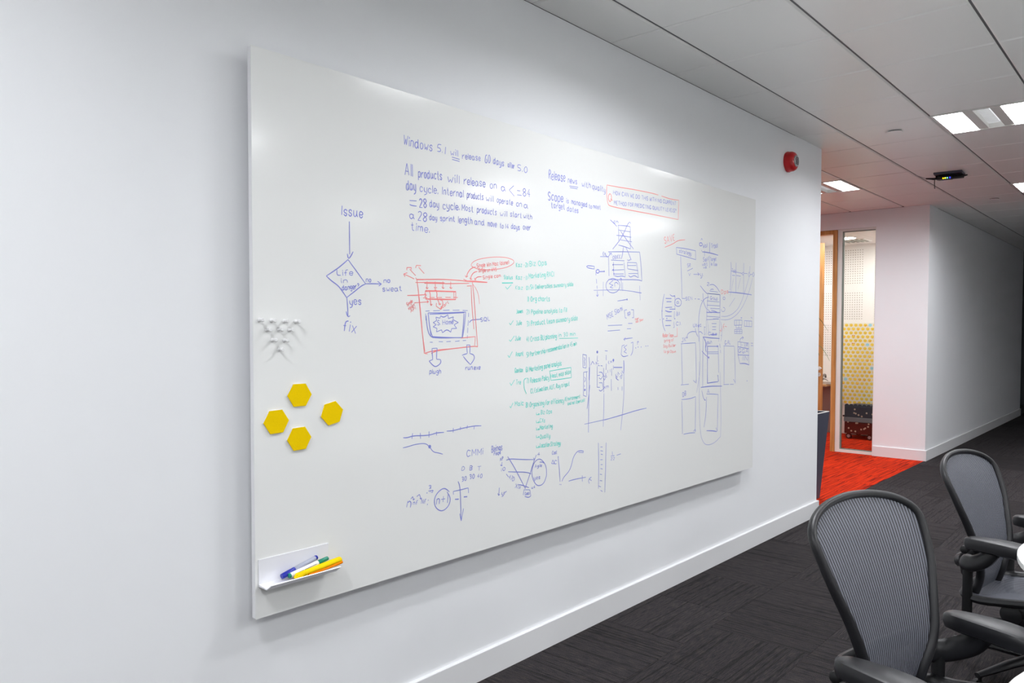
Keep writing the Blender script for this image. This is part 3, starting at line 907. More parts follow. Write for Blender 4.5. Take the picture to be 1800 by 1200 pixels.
INK = [('handwritten_text','blue handwritten release paragraph at the top left','b',[(1794,2144,1930,2143,34,'Windows'),(1956,2148,1996,2146,28,'5.1'),(2023,2146,2063,2149,24,'will'),(2086,2144,2185,2152,23,'release'),(2212,2150,2242,2152,32,'60'),(2258,2155,2321,2153,26,'days'),(2346,2153,2387,2155,22,'after'),(2405,2149,2468,2147,26,'5.0'),(1800,2033,1836,2036,43,'All'),(1863,2037,1979,2044,32,'products'),(2009,2041,2068,2044,32,'will'),(2094,2047,2212,2051,30,'release'),(2241,2051,2278,2054,28,'on'),(2306,2051,2332,2052,26,'a'),(2441,2048,2487,2051,32,'84'),(1807,1981,1851,1985,35,'day'),(1870,1985,1960,1989,28,'cycle.'),(1982,1990,2091,1995,28,'Internal'),(2111,1996,2201,1998,26,'products'),(2217,1996,2259,1998,24,'will'),(2281,1999,2376,1999,24,'operate'),(2399,1998,2432,1999,24,'on'),(2447,1998,2472,1999,24,'a'),(1868,1927,1903,1930,32,'28'),(1918,1933,1963,1937,27,'day'),(1984,1936,2071,1942,27,'cycle.'),(2083,1943,2145,1943,24,'Most'),(2166,1944,2278,1945,25,'products'),(2298,1946,2341,1947,22,'will'),(2361,1952,2432,1952,22,'start'),(2444,1953,2499,1955,21,'with'),(1821,1882,1844,1882,24,'a'),(1860,1879,1903,1878,33,'28'),(1917,1885,1954,1888,22,'day'),(1970,1890,2046,1893,21,'sprint'),(2064,1892,2139,1895,26,'length'),(2153,1895,2207,1897,24,'and'),(2226,1897,2278,1897,24,'move'),(2298,1897,2318,1896,21,'to'),(2329,1898,2351,1898,20,'14'),(2367,1901,2419,1901,22,'days'),(2442,1905,2491,1907,24,'over'),(1827,1839,1918,1838,28,'time.'),(1.0,[2031,2141,2071,2139]),(1.0,[2031,2132,2071,2130]),(1.0,[2383,2082,2354,2061,2386,2039]),(1.0,[2402,2065,2423,2065]),(1.0,[2403,2047,2432,2049]),(1.0,[1821,1946,1854,1948]),(1.0,[1821,1931,1833,1929,1854,1929])]),
('handwritten_text','blue handwritten note about release quality and target dates','b',[(2612,2145,2727,2151,40,'Release'),(2747,2149,2815,2153,26,'news'),(2851,2147,2920,2150,26,'with'),(2934,2148,3040,2146,27,'quality'),(2607,2052,2713,2055,38,'Scope'),(2736,2057,2753,2056,22,'is'),(2773,2057,2894,2057,24,'managed'),(2907,2055,2930,2055,19,'to'),(2941,2057,3002,2059,21,'meet'),(2629,2020,2725,2024,26,'target'),(2742,2021,2825,2020,24,'dates'),(1.0,[2759,2137,2824,2139]),(1.0,[2762,2130,2818,2132])]),
('handwritten_question','blue handwritten capitals inside the red frame','b',[(3106,2146,3707,2169,20,'HOW CAN WE DO THIS WITH NO CURRENT'),(3114,2098,3708,2130,19,'METHOD FOR PREDICTING QUALITY LEVELS?')]),
('drawn_frame','red hand-drawn frame with a Q around the question','r',[(1.0,[3053,2185,3160,2189,3280,2196,3452,2202,3522,2201]),(1.0,[3554,2199,3611,2197,3677,2196,3735,2202]),(1.0,[3735,2202,3733,2147,3732,2094]),(1.0,[3732,2094,3438,2090,3162,2086,3074,2085,3060,2095,3050,2143,3053,2185]),(1.0,[3081,2145,3084,2144,3087,2141,3090,2137,3091,2133,3092,2127,3091,2122,3090,2117,3087,2113,3084,2110,3080,2108,3076,2108,3073,2109,3070,2111,3067,2115,3066,2120,3065,2125,3066,2130,3067,2135,3070,2139,3073,2143,3077,2144,3081,2145]),(1.0,[3083,2122,3101,2115])]),
('drawn_flowchart','blue hand-drawn flowchart with a diamond at the left','b',[(1530,1858,1614,1860,32,'Issue'),(1510,1654,1574,1659,19,'Life'),(1527,1630,1551,1633,15,'in'),(1530,1605,1599,1615,17,'danger?'),(1628,1639,1648,1640,16,'no'),(1704,1640,1731,1642,16,'no'),(1698,1608,1784,1614,19,'sweat'),(1560,1556,1607,1561,25,'yes'),(1531,1469,1583,1462,36,'fix'),(1.0,[1560,1841,1560,1789,1561,1730]),(1.0,[1551,1730,1554,1719,1558,1715,1566,1724,1575,1739]),(1.0,[1554,1711,1535,1695,1513,1679,1469,1651,1486,1636,1514,1621,1530,1603,1548,1582]),(1.0,[1548,1582,1579,1603,1608,1624,1625,1632,1585,1677,1554,1711]),(1.0,[1625,1632,1657,1634,1692,1635]),(1.0,[1676,1643,1693,1634,1682,1628]),(1.0,[1549,1582,1552,1550,1553,1520]),(1.0,[1545,1534,1549,1522,1555,1516,1561,1520])]),
('drawn_diagram','red hand-drawn window diagram with arrows','r',[(1.0,[1842,1661,1794,1677]),(1.0,[1810,1681,1793,1677,1800,1667]),(1.0,[1849,1673,1822,1696]),(1.0,[1808,1692,1809,1700,1829,1702,1828,1693]),(1.0,[1891,1684,1863,1706]),(1.0,[1850,1701,1853,1711,1875,1712]),(1.0,[1850,1666,1856,1656]),(1.0,[1853,1659,1887,1662,1990,1667,2070,1667,2147,1666]),(1.0,[1849,1649,1924,1652,1993,1655]),(1.0,[1891,1647,2007,1652,2123,1659]),(1.0,[1855,1659,1860,1630,1868,1574,1879,1484,1891,1386]),(1.0,[1863,1606,1871,1541,1884,1444,1894,1390]),(1.0,[1889,1386,1951,1397,2035,1401,2157,1410,2171,1406]),(1.0,[1894,1384,1907,1382]),(1.0,[1924,1384,1951,1393,2035,1400]),(1.0,[2141,1665,2151,1595,2157,1530,2171,1406]),(1.0,[2134,1647,2138,1573,2148,1477]),(1.0,[2157,1447,2154,1412]),(1.0,[2111,1647,2137,1649]),(1.0,[2079,1441,2117,1444,2157,1447]),(1.0,[2091,1674,2117,1666]),(1.0,[1895,1617,1968,1621,2050,1622,2050,1593,1979,1591,1898,1589,1896,1617]),(1.0,[1897,1621,1979,1622,2052,1624]),(1.0,[2041,1621,2042,1596]),(1.0,[1884,1593,1905,1594]),(1.0,[1919,1595,1941,1596]),(1.0,[1954,1597,1979,1598]),(1.0,[1996,1598,2024,1600]),(1.0,[2038,1600,2061,1601]),(1.0,[1895,1619,1913,1622,1922,1608,1919,1592,1924,1567]),(1.0,[1919,1572,1925,1565,1931,1572]),(1.0,[1941,1625,1950,1625,1954,1609,1951,1597,1968,1570]),(1.0,[1961,1573,1969,1568,1973,1576]),(1.0,[1951,1576,1949,1564,1971,1552,1985,1569,1982,1586,1971,1588]),(1.0,[1967,1557,1972,1551,1978,1556]),(1.0,[1810,1598,1855,1602,1900,1605]),(1.0,[1892,1609,1902,1604,1892,1598]),(1.0,[1844,1573,1912,1579]),(1.0,[1904,1583,1912,1579,1905,1574]),(1.0,[2158,1727,2132,1718,2117,1702,2108,1685]),(1.0,[2100,1689,2107,1681,2116,1688]),(1.0,[2169,1710,2147,1704,2134,1690,2131,1676]),(1.0,[2125,1681,2131,1674,2139,1677]),(1.0,[2193,1689,2169,1687,2154,1675]),(1.0,[2152,1682,2154,1674,2163,1675]),(1.7,[2100,1667,2154,1667,2225,1667]),(1.6,[1898,1589,1979,1591,2050,1593]),(1.6,[1855,1659,1887,1661]),(0.6,[2144,1656,2172,1627,2181,1579]),(1.0,[1904,1655,1905,1630]),(1.0,[1899,1634,1905,1627,1911,1633]),(1.0,[1945,1657,1946,1632]),(1.0,[1939,1636,1946,1629,1953,1635]),(1.0,[1984,1659,1985,1634]),(1.0,[1978,1638,1985,1631,1991,1637]),(1.0,[2024,1661,2025,1635]),(1.0,[2018,1639,2025,1633,2032,1639]),(2.2,[1844,1573]),(0.7,[2142,1725,2134,1731,2137,1739,2149,1747,2171,1756,2200,1764,2234,1770,2271,1775,2307,1777,2339,1777,2365,1774,2381,1769,2386,1762,2380,1754,2363,1745,2337,1736,2304,1729,2268,1723,2231,1719,2197,1718,2169,1719,2148,1723,2136,1729]),(2166,1723,2354,1751,16,'Single Win Mac (done)'),(2175,1706,2279,1717,14,'Single on WNS'),(2200,1679,2308,1695,14,'Single com.'),(1975,1553,2014,1576,11,'scart'),(1810,1559,1836,1575,11,'Single'),(1816,1545,1845,1561,11,'vision'),(1827,1536,1850,1549,10,'API')]),
('drawn_diagram','blue hand-drawn screen with a starburst and hollow arrows','b',[(1.0,[1909,1537,2007,1540,2104,1544,2097,1490,2088,1443,2001,1444,1924,1448,1916,1489,1909,1537]),(1.0,[1900,1526,1904,1485,1916,1452,1940,1441,2082,1443]),(1.0,[1911,1535,1919,1468,1935,1443]),(1.0,[2094,1538,2091,1486,2084,1445]),(1.0,[1916,1533,2001,1537,2097,1541]),(1.0,[1934,1501,1952,1509,1949,1521,1968,1518,1973,1528,1987,1521,2010,1532,2012,1518,2038,1525,2035,1513,2064,1503,2041,1494,2056,1479,2030,1479,2024,1465,2004,1476,1982,1463,1976,1473,1951,1466,1954,1479,1935,1485,1950,1492,1934,1501]),(1.0,[2123,1503,2135,1514,2160,1516,2191,1517]),(1.0,[1928,1402,1930,1381,1932,1361,1914,1355,1929,1342,1946,1331,1967,1341,1974,1351,1970,1360,1952,1362,1952,1385,1954,1404,1928,1402]),(1.0,[2109,1413,2110,1397,2112,1380]),(1.0,[2085,1373,2106,1379,2112,1379]),(1.0,[2091,1369,2109,1352,2130,1336,2145,1348,2153,1361,2148,1375,2127,1379,2127,1399,2127,1414,2109,1413]),(0.8,[1896,1544,1916,1545]),(0.8,[1935,1546,1968,1548]),(0.8,[1985,1548,2018,1550]),(0.8,[2035,1550,2070,1551]),(0.8,[2088,1550,2114,1550]),(0.8,[2120,1542,2119,1525]),(0.8,[2119,1512,2116,1490]),(0.8,[2116,1482,2114,1462]),(0.8,[2115,1453,2113,1440]),(0.8,[1919,1427,1932,1426]),(0.8,[1962,1428,1984,1428]),(0.8,[2001,1428,2024,1429]),(0.8,[2047,1429,2070,1430]),(0.8,[2088,1431,2106,1432]),(0.8,[1897,1534,1898,1509]),(1956,1492,2038,1497,18,'S. Home'),(2187,1506,2241,1513,16,'SQL'),(1916,1307,1973,1306,18,'plugh'),(2103,1315,2185,1314,18,'run.exe')]),
('handwritten_list','green handwritten numbered list with ticks','g',[(2398,1742,2474,1746,18,'Kaz -2)'),(2485,1750,2599,1765,22,'Biz Ops'),(2324,1686,2376,1689,16,'Status'),(2398,1689,2469,1691,18,'Kaz -1)'),(2480,1698,2650,1716,22,'Marketing RACI'),(2395,1647,2483,1648,16,'Kaz  0)'),(2491,1651,2790,1680,19,'S4 Deliverables summary slide'),(2469,1597,2621,1605,22,'1) Org charts'),(2401,1544,2442,1548,17,'James'),(2466,1542,2744,1558,20,'2) Pipeline analysis to fill'),(2400,1494,2435,1498,18,'Julie'),(2467,1491,2824,1522,22,'3) Product team summary slide'),(2393,1429,2428,1431,18,'Julie'),(2467,1423,2670,1438,22,'4) Cross BU planning'),(2685,1444,2808,1449,18,'in 30 min'),(1.6,[2311,1670,2378,1674]),(1.0,[2333,1655,2343,1645,2369,1666]),(1.0,[2356,1503,2364,1496,2382,1515]),(1.0,[2356,1433,2364,1426,2388,1449]),(1.0,[2689,1437,2828,1439]),(2397,1361,2446,1364,20,'Anant'),(2468,1357,2818,1404,20,'5) Partnership recommendation in 45 min'),(2392,1293,2441,1293,20,'Gaetan'),(2463,1291,2706,1314,22,'6) Marketing panel analysis'),(2398,1243,2429,1241,20,'Tre'),(2467,1242,2619,1252,22,'7) Release Policy'),(2631,1258,2773,1273,19,'Heat map slide'),(2494,1199,2766,1217,20,'CI, Estimation, AUT, Ray s input'),(2393,1149,2447,1150,20,'Malc'),(2463,1138,2725,1142,22,'8) Organizing for efficiency'),(2734,1148,2848,1154,18,'(Environment'),(2753,1127,2883,1136,15,'and not Open Lot)'),(2562,1100,2639,1099,18,'Biz Ops'),(2555,1064,2591,1063,18,'CXs'),(2556,1033,2644,1033,19,'Marketing'),(2557,991,2627,990,20,'Quality'),(2557,953,2702,948,20,'Location Strategy'),(1.0,[2348,1368,2357,1358,2376,1383]),(1.0,[2360,1251,2369,1240,2390,1262]),(1.0,[2361,1152,2367,1144,2381,1165]),(1.0,[2463,1266,2452,1261,2449,1251,2450,1244,2450,1234,2455,1217,2466,1197]),(1.0,[2622,1291,2700,1297,2776,1302,2780,1254,2700,1251,2632,1248,2622,1291]),(1.0,[2532,1110,2533,1100,2552,1101]),(1.0,[2545,1106,2553,1102,2547,1098]),(1.0,[2532,1076,2533,1065,2552,1066]),(1.0,[2545,1071,2553,1067,2547,1063]),(1.0,[2533,1044,2533,1034,2552,1035]),(1.0,[2545,1039,2553,1035,2547,1031]),(1.0,[2533,1010,2533,1000,2553,1001]),(1.0,[2546,1006,2553,1001,2548,998]),(1.0,[2533,965,2534,955,2553,956]),(1.0,[2546,961,2554,956,2548,952])]),
('drawn_timeline','blue hand-drawn timeline and falling curve','b',[(1.0,[1790,1077,1807,1076,1836,1080,1888,1075,1921,1075,1950,1079,1988,1077]),(1.0,[1833,1089,1830,1069]),(1.0,[1871,1087,1871,1065]),(1.0,[1914,1089,1913,1066]),(1.0,[1951,1085,1951,1070]),(1.0,[2003,1081,2033,1080,2076,1083,2112,1085,2154,1087,2192,1084]),(1.0,[2037,1090,2036,1073]),(1.0,[2076,1091,2075,1079]),(1.0,[2113,1093,2111,1080]),(1.0,[2151,1089,2150,1074]),(0.8,[1788,1040,1811,1043,1847,1047,1895,1046,1916,1031,1935,1008,1959,1001,1982,994]),(7.0,[1917,1030])]),
('handwritten_formula','blue handwritten formula with a circled n plus one','b',[(2109,967,2200,967,26,'CMMi'),(2082,916,2098,914,16,'D'),(2126,911,2140,910,17,'B'),(2169,904,2190,903,16,'T'),(2081,873,2108,872,18,'30'),(2124,875,2153,875,18,'30'),(2168,875,2196,871,16,'40'),(1949,805,2007,800,33,'n+1'),(1909,871,1923,869,13,'3'),(1916,855,1933,853,8,'12'),(1805,819,1822,816,33,'n'),(1835,823,1856,821,15,'nf'),(1874,820,1895,817,16,'Nf'),(1904,810,1908,809,29,':'),(1.0,[2063,876,2073,857,2076,796,2079,716]),(1.0,[2071,746,2079,716,2093,763]),(1.0,[2038,827,2037,840,2076,840,2119,842,2120,821]),(1.0,[2017,843,1991,862,1959,853,1937,827,1944,793,1978,771,2013,785,2025,816,2005,843]),(1.0,[1910,862,1933,861]),(1.0,[1824,846,1833,853,1838,840]),(1.0,[1834,844,1838,839,1842,844]),(1.0,[1853,850,1865,856,1874,838]),(1.0,[1868,842,1874,836,1877,842]),(1.6,[2047,807,2067,805]),(1.6,[2093,809,2112,808]),(2.2,[1902,856])]),
('drawn_diagram','blue hand-drawn inverted triangle with an ellipse','b',[(2251,968,2315,971,27,'Beings'),(2265,954,2305,955,15,'reqs'),(2302,925,2322,928,14,'AP'),(2310,881,2334,882,14,'i0'),(2541,918,2558,918,14,'4'),(2523,868,2570,865,14,'Agile'),(2517,815,2559,814,16,'yes'),(2355,844,2386,827,16,'47D'),(2394,799,2428,788,18,'Xlx'),(2501,778,2525,777,12,'u4'),(2459,756,2488,755,13,'Costs'),(1.0,[2340,924,2363,927,2446,913,2519,905]),(1.0,[2514,912,2521,904,2517,899]),(1.0,[2349,939,2384,896,2425,837,2460,785]),(1.0,[2533,924,2511,887,2490,843,2464,796,2460,785]),(1.0,[2352,873,2404,865,2447,859,2481,852,2498,844]),(1.0,[2415,808,2433,806,2460,796,2484,785]),(1.0,[2452,781,2490,774,2497,747,2482,742,2458,752]),(1.0,[2452,781,2448,759]),(1.0,[2315,920,2310,905]),(1.0,[2305,910,2310,904,2316,907]),(1.0,[2340,866,2355,851]),(1.0,[2298,815,2295,784]),(1.0,[2289,791,2295,782,2302,786]),(1.0,[2515,886,2526,896,2539,902,2554,902,2569,897,2582,887,2593,874,2601,857,2604,839,2603,822,2597,806,2588,794,2575,785,2561,783,2546,785,2532,792,2520,804,2511,819,2505,836,2504,854,2507,870,2514,884,2525,895]),(1.0,[2555,888,2578,886,2586,879]),(2312,781,2342,780,18,'yr')]),
('drawn_graph','blue hand-drawn cost curve with axes','b',[(2642,912,2676,910,16,'Cost'),(2657,867,2675,864,17,'C'),(1.0,[2638,870,2648,887,2657,868,2638,870]),(1.0,[2685,897,2694,836,2700,780]),(1.0,[2714,778,2727,797,2767,818,2785,847,2797,880,2822,902,2850,905,2874,900]),(1.0,[2835,898,2874,893,2874,901]),(1.0,[2762,773,2804,774,2896,771]),(1.0,[2867,784,2868,755]),(1.0,[2939,766,2923,762,2916,750,2923,736]),(1.0,[2925,757,2941,748]),(3.0,[2685,896]),(2.2,[2698,767]),(2.2,[2706,765])]),
('drawn_scale','two blue parallel lines with short dashes between','b',[(1.0,[2994,927,2999,827,2997,701]),(1.0,[3059,920,3055,778,3050,673]),(1.0,[3011,904,3029,902]),(1.0,[3013,885,3032,881]),(1.0,[3015,867,3031,864]),(1.0,[3012,840,3031,838]),(1.0,[3014,816,3031,814]),(1.0,[3014,798,3032,792]),(1.0,[3009,771,3027,766]),(1.0,[3008,739,3027,734]),(1.0,[2998,714,3017,706]),(1.0,[3014,689,3031,681]),(1.0,[3112,869,3114,851]),(1.0,[3099,848,3131,846]),(1.0,[3151,845,3187,848]),(3099,827,3132,825,13,'22')]),
('drawn_diagram','blue hand-drawn tower above a box of lists','b',[(1.0,[3083,2019,3112,2006,3139,1992]),(1.0,[3148,1998,3198,2002,3246,2004,3259,2001]),(1.0,[3153,1997,3156,1922]),(1.0,[3258,2002,3258,1947,3261,1891]),(1.0,[3152,1976,3256,1978]),(1.0,[3136,1948,3199,1951,3266,1950]),(1.0,[3172,1929,3273,1928]),(1.0,[3153,1901,3206,1898,3261,1890]),(1.0,[3172,1973,3219,1939,3289,1893]),(1.0,[3104,1876,3166,1926,3212,1980,3232,2013,3252,2027,3263,2020]),(1.0,[3198,1895,3190,1856,3180,1833]),(1.0,[3220,1895,3248,1861,3269,1835]),(1.0,[3066,1861,3193,1871,3345,1882,3354,1842,3361,1803,3369,1732,3340,1738,3222,1732,3148,1728,3070,1726]),(1.0,[3070,1840,3075,1743]),(1.0,[3000,1831,3069,1838]),(1.0,[3040,1849,3053,1835,3063,1835]),(1.0,[3069,1838,3095,1858]),(1.0,[3092,1821,3207,1827]),(1.0,[3111,1813,3115,1745]),(1.0,[3204,1819,3216,1747]),(1.0,[3111,1800,3197,1807]),(1.0,[3099,1773,3204,1782]),(1.0,[3115,1755,3200,1761]),(1.0,[3122,1746,3148,1743,3188,1749,3215,1746]),(1.0,[3233,1821,3318,1825]),(1.0,[3234,1821,3236,1787]),(1.0,[3318,1823,3336,1748]),(1.0,[3235,1805,3314,1810]),(1.0,[3238,1787,3332,1786]),(1.0,[3245,1765,3329,1769]),(1.0,[3245,1755,3263,1745,3297,1759,3334,1748]),(1.0,[2891,1777,2903,1783,2954,1782,2953,1769,2900,1770,2891,1777]),(1.0,[2967,1762,2967,1740]),(1.0,[2970,1722,2973,1701]),(1.0,[2975,1690,2977,1675]),(1.0,[2978,1664,2980,1639]),(1.0,[2971,1646,2980,1638,2988,1648]),(1.0,[3109,1722,3076,1704,3109,1698,3084,1687,3109,1684]),(1.0,[3122,1708,3138,1716,3155,1706]),(1.0,[3122,1708,3126,1693]),(1.0,[3167,1731,3176,1739,3185,1732]),(1.0,[3178,1739,3185,1681]),(1.0,[3149,1622,3216,1630,3233,1633]),(0.7,[2949,1666,3142,1677,3236,1677,3366,1671]),(0.7,[3026,1711,3027,1641]),(0.7,[3192,1715,3194,1675]),(0.7,[3348,1709,3354,1633]),(1.2,[3291,1675,3366,1671]),(0.9,[3168,1699,3166,1688,3158,1679,3147,1670,3132,1664,3115,1661,3097,1661,3081,1663,3067,1669,3056,1677,3050,1686,3049,1696,3053,1707,3062,1716,3074,1724,3090,1729,3107,1732,3124,1731,3140,1728,3154,1722,3163,1713,3168,1703,3168,1693]),(1.2,[2993,1760,2993,1758,2991,1755,2989,1753,2986,1752,2982,1751,2979,1751,2975,1751,2972,1753,2970,1755,2969,1757,2969,1760,2969,1762,2971,1764,2974,1766,2977,1768,2981,1768,2984,1768,2987,1767,2990,1766,2992,1764,2993,1761,2993,1759]),(1.6,[2991,1759,3035,1762]),(4.0,[3108,1800]),(5.0,[3110,1775]),(4.0,[3115,1755]),(4.0,[3035,1762]),(5.0,[3233,1633]),(3112,2006,3148,2008,16,'cn'),(3022,1841,3044,1841,16,'En'),(3077,1846,3096,1845,15,'h'),(3105,1828,3173,1837,16,'OBIEE'),(3234,1826,3265,1833,14,'w')]),
('drawn_diagram','blue hand-drawn brackets, columns and axis lines in the middle','b',[(3063,1527,3195,1577,24,'MSE Slami'),(3238,1551,3263,1555,22,'sp'),(3041,1230,3066,1248,16,'DE'),(3036,1189,3076,1191,16,'xm'),(3075,1308,3121,1317,16,'(x)'),(3144,1229,3171,1256,15,'alt'),(3186,1228,3209,1263,16,'blt'),(2972,1306,2996,1312,17,'K'),(3061,1263,3091,1268,14,'11'),(1.0,[3232,1580,3211,1577,3217,1539,3231,1537]),(1.0,[3270,1582,3294,1581,3294,1541,3281,1540]),(1.0,[3068,1499,3191,1502]),(1.0,[3066,1472,3172,1477]),(1.0,[3244,1510,3284,1511]),(1.0,[3234,1483,3271,1484]),(1.0,[3286,1436,3234,1433,3206,1429]),(1.0,[3223,1439,3205,1430,3218,1423]),(1.0,[3213,1402,3192,1396,3184,1354,3203,1339,3246,1347]),(1.0,[3235,1401,3208,1390,3230,1377,3208,1366,3233,1359]),(1.0,[3272,1410,3291,1414,3289,1364,3270,1345]),(1.0,[3330,1401,3337,1419]),(1.0,[3328,1413,3338,1420,3344,1412]),(1.0,[2866,1361,2894,1357,2892,1295,2868,1298,2866,1361]),(1.0,[2875,1346,2883,1338,2877,1327,2883,1316,2878,1304]),(1.0,[2873,1276,2904,1277]),(1.0,[2873,1276,2871,1166,2897,1159]),(1.0,[2896,1275,2899,1162]),(1.0,[2880,1253,2889,1244,2880,1228,2887,1236]),(1.0,[2882,1214,2882,1205]),(1.0,[2914,1346,2922,1303,2918,1212,2915,1098,2913,984]),(1.0,[2923,1212,2912,1144,2901,1099]),(1.0,[2929,1308,2943,1325,2959,1310]),(1.0,[2981,1350,2981,1327]),(1.0,[2982,1301,2981,1197]),(1.0,[3035,1290,3035,1229,3037,1171]),(1.0,[2996,1271,3021,1270,3031,1253,3011,1236,2997,1244]),(1.0,[2997,1219,3023,1218,3032,1188,3010,1175,2997,1185]),(1.0,[2984,1255,3003,1256]),(1.0,[2983,1198,3004,1197]),(1.0,[3055,1354,3055,1328]),(1.0,[3056,1310,3055,1281]),(1.0,[3116,1299,3116,1279]),(1.0,[3101,1285,3101,1250]),(1.0,[3099,1232,3100,1173]),(1.0,[3137,1257,3142,1230,3165,1225]),(1.0,[3158,1190,3158,1175]),(1.0,[3195,1191,3195,1170]),(1.0,[3044,1374,3067,1373]),(1.0,[2986,1303,3001,1302]),(1.0,[3009,1303,3025,1300]),(0.8,[3210,1263,3211,1136,3197,1040,3185,969]),(0.8,[3039,1165,3038,1089,3034,1001]),(0.8,[2882,1027,3093,1037,3218,1048,3337,1060,3422,1064]),(1.7,[3121,1290,3194,1288]),(1.6,[3207,1323,3210,1293,3209,1263]),(1.2,[2917,1297,2916,1235]),(1.1,[3043,1034,3218,1048,3337,1060,3422,1064]),(3.0,[3316,1385]),(3.0,[3338,1388]),(3.0,[3366,1389]),(3.0,[3412,1393]),(3.0,[3431,1394]),(7.0,[2981,1370]),(7.0,[3116,1326]),(6.0,[2884,1191])]),
('handwritten_note','small red handwritten note beside the brackets','r',[(3309,1526,3344,1531,14,'her'),(3315,1513,3385,1529,12,'not Slow')]),
